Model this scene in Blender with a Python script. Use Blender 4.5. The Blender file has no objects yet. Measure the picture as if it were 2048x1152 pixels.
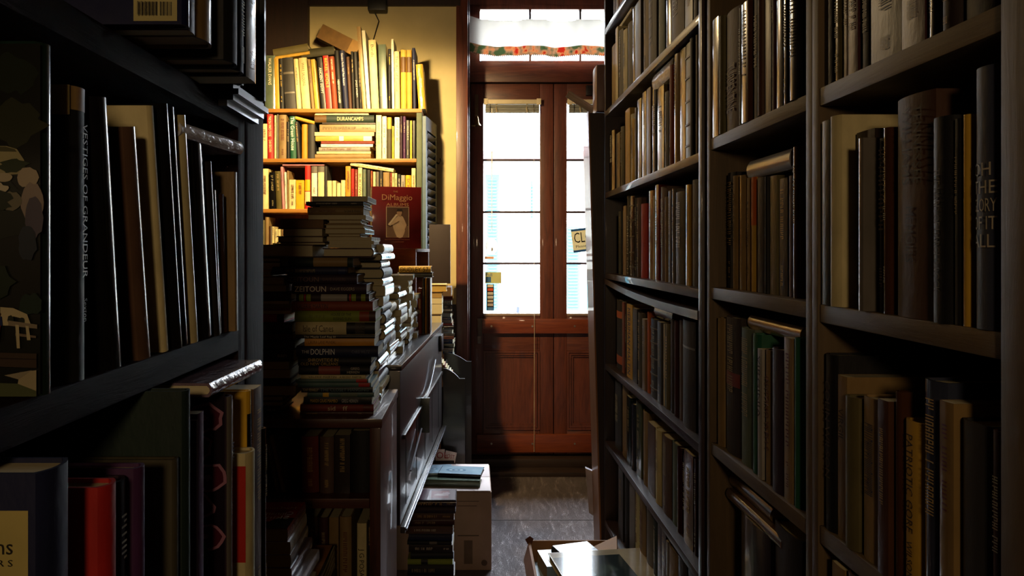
import bpy, bmesh, math, random
from mathutils import Matrix, Vector
C = bpy.context.scene.collection
SC = bpy.context.scene
F = 1550.0; VX = 945.0; VY = 500.0; CH = 1.5      # focal length (px of a 2048 frame), vanishing point, eye height

# ---------------------------------------------------------------- camera, sky, light, exposure
cam_d = bpy.data.cameras.new('camera'); cam = bpy.data.objects.new('camera', cam_d); C.objects.link(cam)
cam_d.sensor_width = 36; cam_d.lens = 36*F/2048; cam_d.shift_x = (1024-VX)/2048; cam_d.shift_y = (VY-576)/2048
cam_d.clip_start = .02; cam.location = (0, 0, CH); cam.rotation_euler = (math.pi/2, 0, 0)
SC.camera = cam
w = bpy.data.worlds.new('sky'); SC.world = w; w.use_nodes = True
w.node_tree.nodes['Background'].inputs[0].default_value = (.80, .90, 1, 1)
_n = w.node_tree.nodes; _g = _n.new('ShaderNodeTexCoord'); _s = _n.new('ShaderNodeSeparateXYZ'); _r = _n.new('ShaderNodeMapRange')   # overcast sky, brighter overhead
w.node_tree.links.new(_g.outputs['Generated'], _s.inputs[0]); w.node_tree.links.new(_s.outputs['Z'], _r.inputs['Value'])
_r.inputs['To Min'].default_value = 11.0; _r.inputs['To Max'].default_value = 72.0
w.node_tree.links.new(_r.outputs[0], _n['Background'].inputs[1])
SC.view_settings.view_transform = 'Standard'; SC.view_settings.look = 'None'
SC.view_settings.gamma = 1; SC.view_settings.use_curve_mapping = False
SC.view_settings.exposure = 0.0
SC.cycles.max_bounces = 7; SC.cycles.diffuse_bounces = 4; SC.cycles.glossy_bounces = 3
SC.cycles.sample_clamp_indirect = 4; SC.cycles.caustics_reflective = False; SC.cycles.caustics_refractive = False
SC.cycles.use_denoising = True

def light(name, kind, loc, energy, color, target=None, **kw):
    d = bpy.data.lights.new(name, kind); d.energy = energy; d.color = color
    for k, v in kw.items(): setattr(d, k, v)
    o = bpy.data.objects.new(name, d); C.objects.link(o); o.location = loc
    if target is not None: o.rotation_euler = (Vector(target)-Vector(loc)).to_track_quat('-Z', 'Y').to_euler()
    return o
def portal(name, x0, x1, z0, z1, y):
    o = light(name, 'AREA', ((x0+x1)/2, y, (z0+z1)/2), 1, (1, 1, 1), ((x0+x1)/2, y-1, (z0+z1)/2), shape='RECTANGLE', size=x1-x0, size_y=z1-z0)
    o.data.cycles.is_portal = True
portal('daylight_portal', .07, 1.08, 1.05, 2.53, 5.46)
portal('daylight_portal', .04, 1.09, 2.79, 3.17, 5.46)
light('reading_lamp_light', 'SPOT', (-.58, 3.46, 2.66), 150, (1, .66, .24), (-1.12, 4.62, 1.86), spot_size=math.radians(120), spot_blend=.6, shadow_soft_size=.03)
light('reading_lamp_glow', 'POINT', (-.58, 3.46, 2.60), 20, (1, .70, .36), shadow_soft_size=.06)
light('reading_lamp_beam', 'SPOT', (-.56, 3.46, 2.64), 105, (1, .74, .38), (-.30, 5.0, 1.15), spot_size=math.radians(104), spot_blend=.35, shadow_soft_size=.04)
light('rear_fill_light', 'POINT', (.0, -1.15, 1.86), 26, (1, .70, .40), shadow_soft_size=.09)  # added warm fill; its source behind the viewer is unseen

# ---------------------------------------------------------------- helpers
R = math.radians
def srgb(h):
    v = [int(h[i:i+2], 16)/255 for i in (0, 2, 4)]
    return tuple(x/12.92 if x <= .04045 else ((x+.055)/1.055)**2.4 for x in v)
def P(px, py, Y): return Vector(((px-VX)*Y/F, Y, CH-(py-VY)*Y/F))
def Xp(px, Y): return (px-VX)*Y/F
def Zp(py, Y): return CH-(py-VY)*Y/F

MATS = {}
def newmat(key):
    m = bpy.data.materials.new(key); m.use_nodes = True
    return m, m.node_tree.nodes, m.node_tree.links, m.node_tree.nodes['Principled BSDF']
def mat(col, rough=.6, vary=.25, scale=18, coat=0, bump=0, metal=0, stretch=(1, 1, 1), name=None, rnd=.12, spec=.5):
    if isinstance(col, str): col = srgb(col)
    key = (tuple(round(c, 4) for c in col), rough, vary, scale, coat, bump, metal, stretch, rnd, spec)
    if key in MATS: return MATS[key]
    m, N, L, b = newmat(name or 'surface')
    tc = N.new('ShaderNodeTexCoord'); mp = N.new('ShaderNodeMapping'); mp.inputs['Scale'].default_value = stretch
    nz = N.new('ShaderNodeTexNoise'); nz.inputs['Scale'].default_value = scale; nz.inputs['Detail'].default_value = 5
    L.new(tc.outputs['Object'], mp.inputs[0]); L.new(mp.outputs[0], nz.inputs['Vector'])
    rp = N.new('ShaderNodeValToRGB')
    rp.color_ramp.elements[0].position = .3; rp.color_ramp.elements[1].position = .7
    rp.color_ramp.elements[0].color = (*[c*(1-vary) for c in col], 1)
    rp.color_ramp.elements[1].color = (*[min(1, c*(1+vary*.4)) for c in col], 1)
    L.new(nz.outputs['Fac'], rp.inputs[0])
    oi = N.new('ShaderNodeObjectInfo'); mr = N.new('ShaderNodeMapRange')
    mr.inputs['To Min'].default_value = 1-rnd; mr.inputs['To Max'].default_value = 1+rnd
    L.new(oi.outputs['Random'], mr.inputs['Value'])
    mx = N.new('ShaderNodeVectorMath'); mx.operation = 'SCALE'
    L.new(rp.outputs[0], mx.inputs[0]); L.new(mr.outputs[0], mx.inputs['Scale']); L.new(mx.outputs[0], b.inputs['Base Color'])
    b.inputs['Roughness'].default_value = rough; b.inputs['Metallic'].default_value = metal
    b.inputs['Coat Weight'].default_value = coat; b.inputs['Coat Roughness'].default_value = .08
    b.inputs['Specular IOR Level'].default_value = spec
    if bump:
        n2 = N.new('ShaderNodeTexNoise'); n2.inputs['Scale'].default_value = scale*3; n2.inputs['Detail'].default_value = 3
        L.new(mp.outputs[0], n2.inputs['Vector'])
        bp = N.new('ShaderNodeBump'); bp.inputs['Strength'].default_value = bump; bp.inputs['Distance'].default_value = .004
        L.new(n2.outputs['Fac'], bp.inputs['Height']); L.new(bp.outputs[0], b.inputs['Normal'])
        L.new(bp.outputs[0], b.inputs['Coat Normal'])
    MATS[key] = m
    return m
def wood(c1, c2, rough=.45, axis=2, scale=6, bump=.25, coat=0, spec=.5):
    key = ('wood', c1, c2, rough, axis, scale, bump, coat, spec)
    if key in MATS: return MATS[key]
    m, N, L, b = newmat('wood')
    tc = N.new('ShaderNodeTexCoord'); mp = N.new('ShaderNodeMapping')
    s = [6.0, 6.0, 6.0]; s[axis] = .55; mp.inputs['Scale'].default_value = s
    nz = N.new('ShaderNodeTexNoise'); nz.inputs['Scale'].default_value = scale; nz.inputs['Detail'].default_value = 8
    nz.inputs['Distortion'].default_value = 1.4; nz.inputs['Roughness'].default_value = .65
    L.new(tc.outputs['Object'], mp.inputs[0]); L.new(mp.outputs[0], nz.inputs['Vector'])
    rp = N.new('ShaderNodeValToRGB'); rp.color_ramp.elements[0].position = .32; rp.color_ramp.elements[1].position = .68
    rp.color_ramp.elements[0].color = (*srgb(c1), 1); rp.color_ramp.elements[1].color = (*srgb(c2), 1)
    L.new(nz.outputs['Fac'], rp.inputs[0]); L.new(rp.outputs[0], b.inputs['Base Color'])
    b.inputs['Roughness'].default_value = rough; b.inputs['Coat Weight'].default_value = coat
    b.inputs['Specular IOR Level'].default_value = spec
    bp = N.new('ShaderNodeBump'); bp.inputs['Strength'].default_value = bump; bp.inputs['Distance'].default_value = .003
    L.new(nz.outputs['Fac'], bp.inputs['Height']); L.new(bp.outputs[0], b.inputs['Normal'])
    MATS[key] = m
    return m
def pages_mat(col='d9cda6', key='pages'):
    k = (key, col)
    if k in MATS: return MATS[k]
    m, N, L, b = newmat('page_edges')
    tc = N.new('ShaderNodeTexCoord'); wv = N.new('ShaderNodeTexWave'); wv.inputs['Scale'].default_value = 260
    wv.inputs['Distortion'].default_value = 1.5; wv.bands_direction = 'X'
    L.new(tc.outputs['Object'], wv.inputs['Vector'])
    rp = N.new('ShaderNodeValToRGB'); c = srgb(col)
    rp.color_ramp.elements[0].color = (*[x*.6 for x in c], 1); rp.color_ramp.elements[1].color = (*c, 1)
    L.new(wv.outputs['Fac'], rp.inputs[0]); L.new(rp.outputs[0], b.inputs['Base Color'])
    b.inputs['Roughness'].default_value = .85
    MATS[k] = m
    return m
def glass_mat():
    if 'glass' in MATS: return MATS['glass']
    m, N, L, b = newmat('window_glass'); N.remove(b)
    t = N.new('ShaderNodeBsdfTransparent'); g = N.new('ShaderNodeBsdfGlossy'); g.inputs['Roughness'].default_value = .02
    fr = N.new('ShaderNodeFresnel'); fr.inputs[0].default_value = 1.15
    mx = N.new('ShaderNodeMixShader'); L.new(fr.outputs[0], mx.inputs[0]); L.new(t.outputs[0], mx.inputs[1]); L.new(g.outputs[0], mx.inputs[2])
    L.new(mx.outputs[0], N['Material Output'].inputs[0]); MATS['glass'] = m
    return m
def cloth_mat(col, trans=.5, pattern=False):
    k = ('cloth', col, pattern)
    if k in MATS: return MATS[k]
    m, N, L, b = newmat('cloth'); N.remove(b)
    d = N.new('ShaderNodeBsdfDiffuse'); t = N.new('ShaderNodeBsdfTranslucent'); mx = N.new('ShaderNodeMixShader'); mx.inputs[0].default_value = trans
    L.new(d.outputs[0], mx.inputs[1]); L.new(t.outputs[0], mx.inputs[2]); L.new(mx.outputs[0], N['Material Output'].inputs[0])
    c = (*srgb(col), 1)
    if pattern:
        tc = N.new('ShaderNodeTexCoord'); n = N.new('ShaderNodeTexNoise'); n.inputs['Scale'].default_value = 16; n.inputs['Detail'].default_value = 2
        L.new(tc.outputs['Object'], n.inputs['Vector']); rp = N.new('ShaderNodeValToRGB'); e = rp.color_ramp.elements
        e[0].position = .38; e[0].color = (*srgb('4a5a34'), 1); e[1].position = .48; e[1].color = c
        x = e.new(.56); x.color = (*srgb('e08a50'), 1); x = e.new(.63); x.color = (*srgb('c02a18'), 1)
        L.new(n.outputs['Fac'], rp.inputs[0]); L.new(rp.outputs[0], d.inputs[0]); L.new(rp.outputs[0], t.inputs[0])
    else: d.inputs[0].default_value = c; t.inputs[0].default_value = c
    MATS[k] = m
    return m

def link(name, me, mats, parent=None, smooth=False):
    o = bpy.data.objects.new(name, me); C.objects.link(o)
    for m in (mats if isinstance(mats, (list, tuple)) else [mats]): me.materials.append(m)
    if parent is not None: o.parent = parent
    if smooth:
        me.shade_smooth(); me.set_sharp_from_angle(angle=R(32))
    return o
class MB:
    """collects shapes into one mesh"""
    def __init__(s): s.v = []; s.f = []; s.mi = []
    def add(s, vs, fs, mi=0):
        n = len(s.v); s.v += [tuple(v) for v in vs]; s.f += [tuple(i+n for i in f) for f in fs]; s.mi += [mi]*len(fs); return s
    def box(s, x0, x1, y0, y1, z0, z1, mi=0, M=None):
        vs = [Vector(p) for p in ((x0,y0,z0),(x1,y0,z0),(x1,y1,z0),(x0,y1,z0),(x0,y0,z1),(x1,y0,z1),(x1,y1,z1),(x0,y1,z1))]
        if M is not None: vs = [M@v for v in vs]
        return s.add(vs, [(0,3,2,1),(4,5,6,7),(0,1,5,4),(1,2,6,5),(2,3,7,6),(3,0,4,7)], mi)
    def prism(s, pts, axis, a0, a1, mi=0, M=None):
        n = len(pts)
        def mk(p, a): return Vector((a, p[0], p[1])) if axis == 'x' else Vector((p[0], a, p[1])) if axis == 'y' else Vector((p[0], p[1], a))
        vs = [mk(p, a0) for p in pts]+[mk(p, a1) for p in pts]
        if M is not None: vs = [M@v for v in vs]
        return s.add(vs, [tuple(range(n))[::-1], tuple(range(n, 2*n))]+[(i, (i+1) % n, n+(i+1) % n, n+i) for i in range(n)], mi)
    def tube(s, pts, r, n=8, mi=0):
        pts = [Vector(p) for p in pts]; rings = []
        for i, p in enumerate(pts):
            d = (pts[min(i+1, len(pts)-1)]-pts[max(i-1, 0)]).normalized()
            a = d.cross(Vector((0, 0, 1)) if abs(d.z) < .9 else Vector((1, 0, 0))).normalized(); b = d.cross(a)
            rr = r[i] if isinstance(r, (list, tuple)) else r
            rings.append([p+a*math.cos(2*math.pi*k/n)*rr+b*math.sin(2*math.pi*k/n)*rr for k in range(n)])
        vs = [v for q in rings for v in q]; fs = []
        for i in range(len(pts)-1):
            for k in range(n): fs.append((i*n+k, i*n+(k+1) % n, (i+1)*n+(k+1) % n, (i+1)*n+k))
        fs += [tuple(range(n))[::-1], tuple(range((len(pts)-1)*n, len(pts)*n))]
        return s.add(vs, fs, mi)
    def build(s, name, mats, parent=None, bevel=0, smooth=False):
        me = bpy.data.meshes.new(name); me.from_pydata(s.v, [], s.f); me.update()
        bm = bmesh.new(); bm.from_mesh(me); bmesh.ops.recalc_face_normals(bm, faces=bm.faces)
        if bevel: bmesh.ops.bevel(bm, geom=list(bm.edges), offset=bevel, segments=2, affect='EDGES', profile=.6)
        bm.to_mesh(me); bm.free()
        if not bevel:
            for p, i in zip(me.polygons, s.mi): p.material_index = i
        return link(name, me, mats, parent, smooth or bool(bevel))
def tag(o, label, cat, group=None):
    o['label'] = label; o['category'] = cat
    if group: o['group'] = group
    return o
def thing(name, label, cat, loc=(0, 0, 0), rz=0, group=None):
    o = bpy.data.objects.new(name, None); C.objects.link(o); o.empty_display_size = .05
    o.location = loc; o.rotation_euler = (0, 0, rz)
    return tag(o, label, cat, group)
def struct(name, mb, m, parent=None, bevel=0):
    o = mb.build(name, m, parent, bevel)
    if parent is None: o['kind'] = 'structure'
    return o

# ---------------------------------------------------------------- lettering
TXT = {}
def text2d(s):
    """outline of a line of type as flat faces, height of a capital = 1, starting at x = 0"""
    if s in TXT: return TXT[s]
    cu = bpy.data.curves.new('lettering', 'FONT'); cu.body = s; cu.resolution_u = 2; cu.align_x = 'LEFT'
    o = bpy.data.objects.new('lettering', cu); C.objects.link(o)
    bpy.context.view_layer.update()
    me = bpy.data.meshes.new_from_object(o.evaluated_get(bpy.context.evaluated_depsgraph_get()))
    vs = [(v.co.x, v.co.y) for v in me.vertices]; fs = [tuple(p.vertices) for p in me.polygons]
    bpy.data.objects.remove(o); bpy.data.meshes.remove(me); bpy.data.curves.remove(cu)
    x0 = min(v[0] for v in vs); x1 = max(v[0] for v in vs)
    TXT[s] = ([((a-x0)/.69, b/.69) for a, b in vs], fs, (x1-x0)/.69)
    return TXT[s]
def marks2d(n, rng):
    """unreadable type: strokes the size of letters"""
    vs = []; fs = []; x = 0
    for i in range(n):
        if rng.random() < .14: x += .5; continue
        k = rng.choice((1, 2, 2, 3)); wd = .28+.2*(k > 1)
        bars = [(0, .14, 0, 1)]
        if k > 1: bars.append((wd-.14, wd, rng.choice((0, .4)), 1))
        if k > 2: bars.append((.14, wd-.14, .42, .56))
        if rng.random() < .4: bars.append((.14, wd-.1, .86, 1))
        for a, b, c, d in bars:
            n0 = len(vs); vs += [(x+a, c), (x+b, c), (x+b, d), (x+a, d)]; fs.append((n0, n0+1, n0+2, n0+3))
        x += wd+.2
    return vs, fs, max(x, .1)
def decal(parent, name, shape, org, u, v, col, length=None, height=None, rough=.6, fn=None):
    """a flat shape on a surface: org + a*u + b*v"""
    vs, fs, wd = shape
    sx = sy = 1
    if height: sx = sy = height
    if length: sx = length/wd
    org = Vector(org); u = Vector(u); v = Vector(v); out = []
    for a, b in vs:
        p = org+u*(a*sx)+v*(b*sy)
        out.append(fn(p) if fn else p)
    me = bpy.data.meshes.new(name); me.from_pydata(out, [], fs); me.update()
    return link(name, me, mat(col, rough, 0, rnd=0) if isinstance(col, str) else col, parent)
def blob(cx, cy, rx, ry, n=14, rng=None, j=.12):
    r_ = rng or random.Random(int((cx+cy*7)*9999))
    return [(cx+rx*math.cos(2*math.pi*k/n)*(1+r_.uniform(-j, j)), cy+ry*math.sin(2*math.pi*k/n)*(1+r_.uniform(-j, j))) for k in range(n)]
def rect(x0, x1, y0, y1): return [(x0, y0), (x1, y0), (x1, y1), (x0, y1)]
def picture(parent, name, org, u, v, nrm, shapes, rough=.4, coat=0):
    """a printed picture: polygons (points, colour) layered on a surface"""
    org = Vector(org); u = Vector(u); v = Vector(v); nrm = Vector(nrm); b = MB(); cols = []
    for k, (pts, col) in enumerate(shapes):
        if col not in cols: cols.append(col)
        b.add([org+u*p[0]+v*p[1]+nrm*(.0003+.00012*k) for p in pts], [tuple(range(len(pts)))], cols.index(col))
    me = bpy.data.meshes.new(name); me.from_pydata(b.v, [], b.f); me.update()
    for p, i in zip(me.polygons, b.mi): p.material_index = i
    return link(name, me, [mat(c, rough, .15, coat=coat, rnd=0) for c in cols], parent)

# ---------------------------------------------------------------- books
PAL = {'black': '0c0b0d', 'dark grey': '2c2a2a', 'grey': '6a645c', 'pale grey': '9a958c', 'tan': '8f7448', 'cream': 'd8c994', 'white': 'e6e0cc',
       'olive': '5e5530', 'brown': '4a2c18', 'dark brown': '26160e', 'maroon': '3c1012', 'red': 'b01c14', 'rust': '8a3a18', 'orange': 'c8601c',
       'yellow': 'd8a818', 'amber': 'c88a20', 'gold': 'c49a38', 'green': '1e5a40', 'dark green': '15281f', 'sage': '5c6a5a', 'teal': '4a6a66',
       'navy': '141a3c', 'blue': '20407a', 'slate': '33384a', 'purple': '4a2450', 'plum': '2c1426', 'pink': 'c08088', 'mauve': '7a6672', 'khaki': '4a4430',
       'pale blue': 'a8c4d8', 'silver': 'a8a8b0', 'dark olive': '33301a', 'brick': '7a2a1c', 'lime': '8a9a2a', 'dusty brown': '5c4434'}
RNG = random.Random(4); ALLB = []
ROWS = {}
def light_col(c):
    v = srgb(PAL.get(c, c)); return sum(v)/3 > .16
class Book: pass
def make_book(w_, h, d, col, kind='hardback', gloss=False, pg='d9cda6', crinkle=0):
    """a book with its spine facing -Y, standing on its tail at the origin"""
    bk = Book(); w_ = max(w_, .004); bk.w = w_; bk.h = h; bk.d = d; bk.col = col; bk.kind = kind; bk.gloss = gloss
    root = bpy.data.objects.new('book', None); C.objects.link(root); root.empty_display_size = .03; bk.root = root; ALLB.append(root)
    t = min(.0028, w_*.2) if kind == 'hardback' else min(.0007, w_*.15)
    b = min(.007, w_*.24) if kind == 'hardback' else min(.0015, w_*.1)
    n = 9
    def ys(x): return b*min(1, abs(2*x/w_))**2.2
    bk.ys = ys
    xs = [-w_/2*math.cos(math.pi*k/(n-1)) for k in range(n)]
    O = [(-w_/2, d)]+[(x, ys(x)) for x in xs]+[(w_/2, d)]
    k_ = (w_-2*t)/w_
    I = [(-w_/2+t, d)]+[(x*k_, ys(x)+t) for x in xs]+[(w_/2-t, d)]
    m = len(O); vs = [(x, y, z) for z in (0, h) for L_ in (O, I) for x, y in L_]
    fs = []
    for i in range(m-1):
        fs += [(i, i+1, 2*m+i+1, 2*m+i), (m+i+1, m+i, 3*m+i, 3*m+i+1), (i+1, i, m+i, m+i+1), (2*m+i, 2*m+i+1, 3*m+i+1, 3*m+i)]
    fs += [(0, 2*m, 3*m, m), (m-1, 2*m-1, 4*m-1, 3*m-1)]
    me = bpy.data.meshes.new('cover'); me.from_pydata(vs, [], fs); me.update()
    hexc = PAL.get(col, col)
    cm = mat(hexc, .22 if gloss else (.62 if kind == 'hardback' else .42), .22, 30, coat=.5 if gloss else 0, bump=(.05+crinkle) if gloss else .15, stretch=(1, 1, .5))
    bk.cover = link('cover', me, cm, root, smooth=True)
    e = .0035 if kind == 'hardback' else .0003
    Q = [(-w_/2+t*1.02, d-e)]+[(x*k_*.98, ys(x)+t*1.05) for x in xs]+[(w_/2-t*1.02, d-e)]
    q = len(Q); vs = [(x, y, z) for z in (e, h-e) for x, y in Q]
    fs = [tuple(range(q)), tuple(range(2*q-1, q-1, -1))]+[(i, q+i, q+(i+1) % q, (i+1) % q) for i in range(q)]
    me = bpy.data.meshes.new('page_block'); me.from_pydata(vs, [], fs); me.update()
    bk.pages = link('page_block', me, pages_mat(pg), root)
    return bk
def spine_strip(bk, z0, z1, col, name='spine_label', off=.0004, fr=.94):
    z0 *= bk.h; z1 *= bk.h; n = 7
    xs = [-bk.w/2*fr*math.cos(math.pi*k/(n-1)) for k in range(n)]
    vs = [(x, bk.ys(x)-off, z) for z in (z0, z1) for x in xs]
    fs = [(i, i+1, n+i+1, n+i) for i in range(n-1)]
    if off > .001:                                         # a raised band, with its two edges
        vs += [(x, bk.ys(x)+.0004, z) for z in (z0, z1) for x in xs]
        fs += [(2*n+i, 2*n+i+1, i+1, i) for i in range(n-1)]+[(n+i, n+i+1, 3*n+i+1, 3*n+i) for i in range(n-1)]
    me = bpy.data.meshes.new(name); me.from_pydata(vs, [], fs); me.update()
    return link(name, me, mat(PAL.get(col, col), .3 if bk.gloss else .5, .1, rnd=0), bk.cover, smooth=True)
def spine_text(bk, s, col, z_from=.93, z_to=.1, size=.55, v=0, up=False, name='spine_title'):
    """type down the spine: z_from / z_to as shares of the height, size and v as shares of the thickness"""
    sh = text2d(s) if isinstance(s, str) else s
    L_ = (z_from-z_to)*bk.h; hh = bk.w*size
    L_ = min(L_, sh[2]*hh*1.5); zs = z_from*bk.h
    fn = lambda p: Vector((p.x, bk.ys(max(-bk.w/2, min(bk.w/2, p.x)))*.35-.0011, p.z))
    return decal(bk.cover, name, sh, (-hh*.5+v*bk.w, 0, zs), (0, 0, -1), (1, 0, 0), PAL.get(col, col), length=L_, height=hh, fn=fn) if True else None
def upright_text(bk, s, col, z, size, name='spine_title'):
    sh = text2d(s); Wd = bk.w*.84
    fn = lambda p: Vector((p.x, bk.ys(p.x)-.0008, p.z))
    hh = size*bk.h; L_ = min(Wd, sh[2]*hh)
    return decal(bk.cover, name, sh, (-Wd/2, 0, z*bk.h), (1, 0, 0), (0, 0, 1), PAL.get(col, col), length=L_, height=hh, fn=fn)
def dress(bk, rng, text=None, tcol=None, bands=None, strips=None, plain=False):
    lc = light_col(bk.col)
    for (a, b_, c) in strips or (): spine_strip(bk, a, b_, c)
    if bands:
        for z in (.12, .3, .5, .7, .88): spine_strip(bk, z-.008, z+.008, bands, 'spine_band', off=.0022, fr=1)
    if text:
        for it in text: spine_text(bk, it[0], it[1], *it[2:])
    elif not plain and bk.w > .007 and rng.random() < .72:
        c = tcol or (rng.choice(('2a2018', '5a1c14', '26304a')) if lc else rng.choice(('b8985a', 'c8c0a8', '9a8a62')))
        n = rng.randint(9, 22); a = rng.uniform(.8, .95)
        spine_text(bk, marks2d(n, rng), c, a, rng.uniform(.3, .5), rng.uniform(.28, .45), name='spine_title')
        if rng.random() < .5: spine_text(bk, marks2d(6, rng), c, rng.uniform(.2, .26), .08, .25, name='spine_author')
ORD = ['', 'first', 'second', 'third', 'fourth', 'fifth', 'sixth', 'seventh', 'eighth', 'ninth', 'tenth', 'eleventh', 'twelfth', 'thirteenth', 'fourteenth',
       'fifteenth', 'sixteenth', 'seventeenth', 'eighteenth', 'nineteenth', 'twentieth', 'twenty-first', 'twenty-second', 'twenty-third', 'twenty-fourth',
       'twenty-fifth', 'twenty-sixth', 'twenty-seventh', 'twenty-eighth', 'twenty-ninth', 'thirtieth', 'thirty-first', 'thirty-second', 'thirty-third',
       'thirty-fourth', 'thirty-fifth', 'thirty-sixth', 'thirty-seventh', 'thirty-eighth', 'thirty-ninth', 'fortieth']
def register(row, key, bk, label=None):
    ROWS[row][2].append((key, bk, label))
    bk.root['category'] = 'book'; bk.root['group'] = ROWS[row][1]
def row_def(row, tmpl, group): ROWS[row] = (tmpl, group, [])
CN = {'sage': 'grey-green', 'plum': 'dark-purple', 'brick': 'brick-red', 'slate': 'slate-grey', 'mauve': 'grey-lilac', 'lime': 'yellow-green', 'dusty brown': 'dull-brown', 'gold': 'golden', 'dark brown': 'dark-brown', 'dark grey': 'dark-grey', 'dark green': 'dark-green', 'pale grey': 'pale-grey', 'pale blue': 'pale-blue', 'dark olive': 'dark-olive'}
def finish_rows():
    for tmpl, group, L_ in ROWS.values():
        L_.sort(key=lambda t: t[0], reverse='from the top' in tmpl or 'from the right' in tmpl)
        for i, (k, bk, label) in enumerate(L_):
            if label is None:
                size = 'slim' if bk.w < .013 else ('thick' if bk.w > .034 else '')
                what = f"{size} {'glossy ' if bk.gloss else ''}{CN.get(bk.colname, bk.colname)} {bk.kind}".strip()
                label = tmpl.format(what, ORD[i+1])
            bk.root['label'] = ' '.join(label.split())
def stand(row, x, y, z, yaw, w_, h, d, col, lean=0, label=None, rng=RNG, key=None, **o):
    kind = o.pop('kind', None) or rng.choice(('hardback', 'hardback', 'paperback'))
    gl = o.pop('gloss', False); pg = o.pop('pg', 'd9cda6'); cr = o.pop('crinkle', 0)
    bk = make_book(w_, h, d, col, kind, gl, pg, cr); bk.colname = o.pop('name', col)
    M = Matrix.Translation((x, y, z+w_/2*abs(math.sin(lean))+.0003))@Matrix.Rotation(yaw, 4, 'Z')@Matrix.Rotation(lean, 4, 'Y')
    bk.root.matrix_world = M
    fn = o.pop('fn', None); dress(bk, rng, **o)
    if fn: fn(bk)
    if row: register(row, key if key is not None else 0, bk, label)
    return bk
def lie(row, cx, cy, z, L_, dp, t, col, yaw=0, label=None, rng=RNG, key=None, tilt=0, pitch=0, **o):
    """a book lying flat: L_ = length of the spine, dp = width of the cover, t = thickness; yaw 0 = spine facing the camera"""
    kind = o.pop('kind', None) or rng.choice(('hardback', 'hardback', 'paperback'))
    gl = o.pop('gloss', False); pg = o.pop('pg', 'd9cda6'); cr = o.pop('crinkle', 0)
    bk = make_book(t, L_, dp, col, kind, gl, pg, cr); bk.colname = o.pop('name', col)
    M = Matrix.Rotation(yaw, 4, 'Z')@Matrix.Rotation(tilt, 4, 'Y')@Matrix.Rotation(pitch, 4, 'X')@Matrix.Rotation(-math.pi/2, 4, 'Y')
    c = M@Vector((0, dp/2, L_/2))
    bk.root.matrix_world = Matrix.Translation((cx-c.x, cy-c.y, z+t/2-c.z+.0002))@M
    fn = o.pop('fn', None); dress(bk, rng, **o)
    if fn: fn(bk)
    if row: register(row, key if key is not None else z, bk, label)
    return bk
def side_row(row, X, sgn, zs, items, depth=.17, zmax=9, lean=0, kinds=None):
    rng = random.Random(hash(row) % 1000 if False else sum(map(ord, row)))
    for it in items:
        x0, x1, yt, col = it[:4]; o = dict(it[4]) if len(it) > 4 else {}
        if row == 'L2' and 'text' not in o: o['plain'] = True
        prot = o.pop('prot', rng.uniform(0, .008)); XX = X-prot if sgn > 0 else X+prot
        Ya = F*abs(X)/abs(x0-VX); Yb = F*abs(X)/abs(x1-VX); th = abs(Ya-Yb)-.0008; Ym = (Ya+Yb)/2
        zt = min(Zp(yt, Ym), zmax); h = zt-zs; le = o.pop('lean', lean)
        stand(row, XX*(1 if sgn > 0 else 1), Ym+h*math.sin(le), zs, R(-90 if sgn > 0 else 90), th, h/math.cos(le), o.pop('d', depth+rng.uniform(-.02, .02)), col,
              lean=-le if sgn < 0 else 0, rng=rng, key=-Ym if sgn > 0 else Ym, **o)
def front_row(row, Y, zs, items, depth=.17, zmax=9):
    rng = random.Random(sum(map(ord, row)))
    for it in items:
        x0, x1, yt, col = it[:4]; o = dict(it[4]) if len(it) > 4 else {}
        yy = Y+o.pop('back', 0)+rng.uniform(0, .006)
        dx = o.pop('dx', 0); s = Y/F; h = min(Zp(yt, Y), zmax)-zs; a = math.atan2(dx*s, h)
        stand(row, Xp((x0+x1)/2, Y), yy, zs, 0, (x1-x0)*s*math.cos(a)-.0006, h/math.cos(a)*.995, o.pop('d', depth), col, lean=a, rng=rng, key=x0, **o)

# ---------------------------------------------------------------- the room
plaster = mat('c9b98a', .85, .12, 5, bump=.25, name='plaster', rnd=0)
darkwood = wood('160b0a', '2a1512', .5, 2)
doorwood = wood('46231c', '6a3628', .42, 2, bump=.12, coat=.15)
doorwood_h = wood('46231c', '6c3a2a', .42, 0, bump=.12, coat=.15)
YW = 5.34
fl, N, L, b = newmat('painted_floor')
tc = N.new('ShaderNodeTexCoord'); mp = N.new('ShaderNodeMapping'); mp.inputs['Scale'].default_value = (7, 2.2, 1)
nz = N.new('ShaderNodeTexNoise'); nz.inputs['Scale'].default_value = 2.6; nz.inputs['Detail'].default_value = 3; nz.inputs['Distortion'].default_value = 4.0
L.new(tc.outputs['Object'], mp.inputs[0]); L.new(mp.outputs[0], nz.inputs['Vector'])
wvf = N.new('ShaderNodeMath'); wvf.operation = 'SINE'; ml = N.new('ShaderNodeMath'); ml.operation = 'MULTIPLY'; ml.inputs[1].default_value = 70
L.new(nz.outputs['Fac'], ml.inputs[0]); L.new(ml.outputs[0], wvf.inputs[0])
rp = N.new('ShaderNodeValToRGB'); rp.color_ramp.elements[0].color = (*srgb('5c5254'), 1); rp.color_ramp.elements[1].color = (*srgb('807678'), 1)
L.new(nz.outputs['Fac'], rp.inputs[0]); L.new(rp.outputs[0], b.inputs['Base Color'])
bp = N.new('ShaderNodeBump'); bp.inputs['Strength'].default_value = .8; bp.inputs['Distance'].default_value = .003
L.new(wvf.outputs[0], bp.inputs['Height']); L.new(bp.outputs[0], b.inputs['Normal']); b.inputs['Roughness'].default_value = .38
fb = MB().box(-2.0, 1.25, -1.6, 5.25, -.04, 0)
struct('floor', fb, fl)
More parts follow.
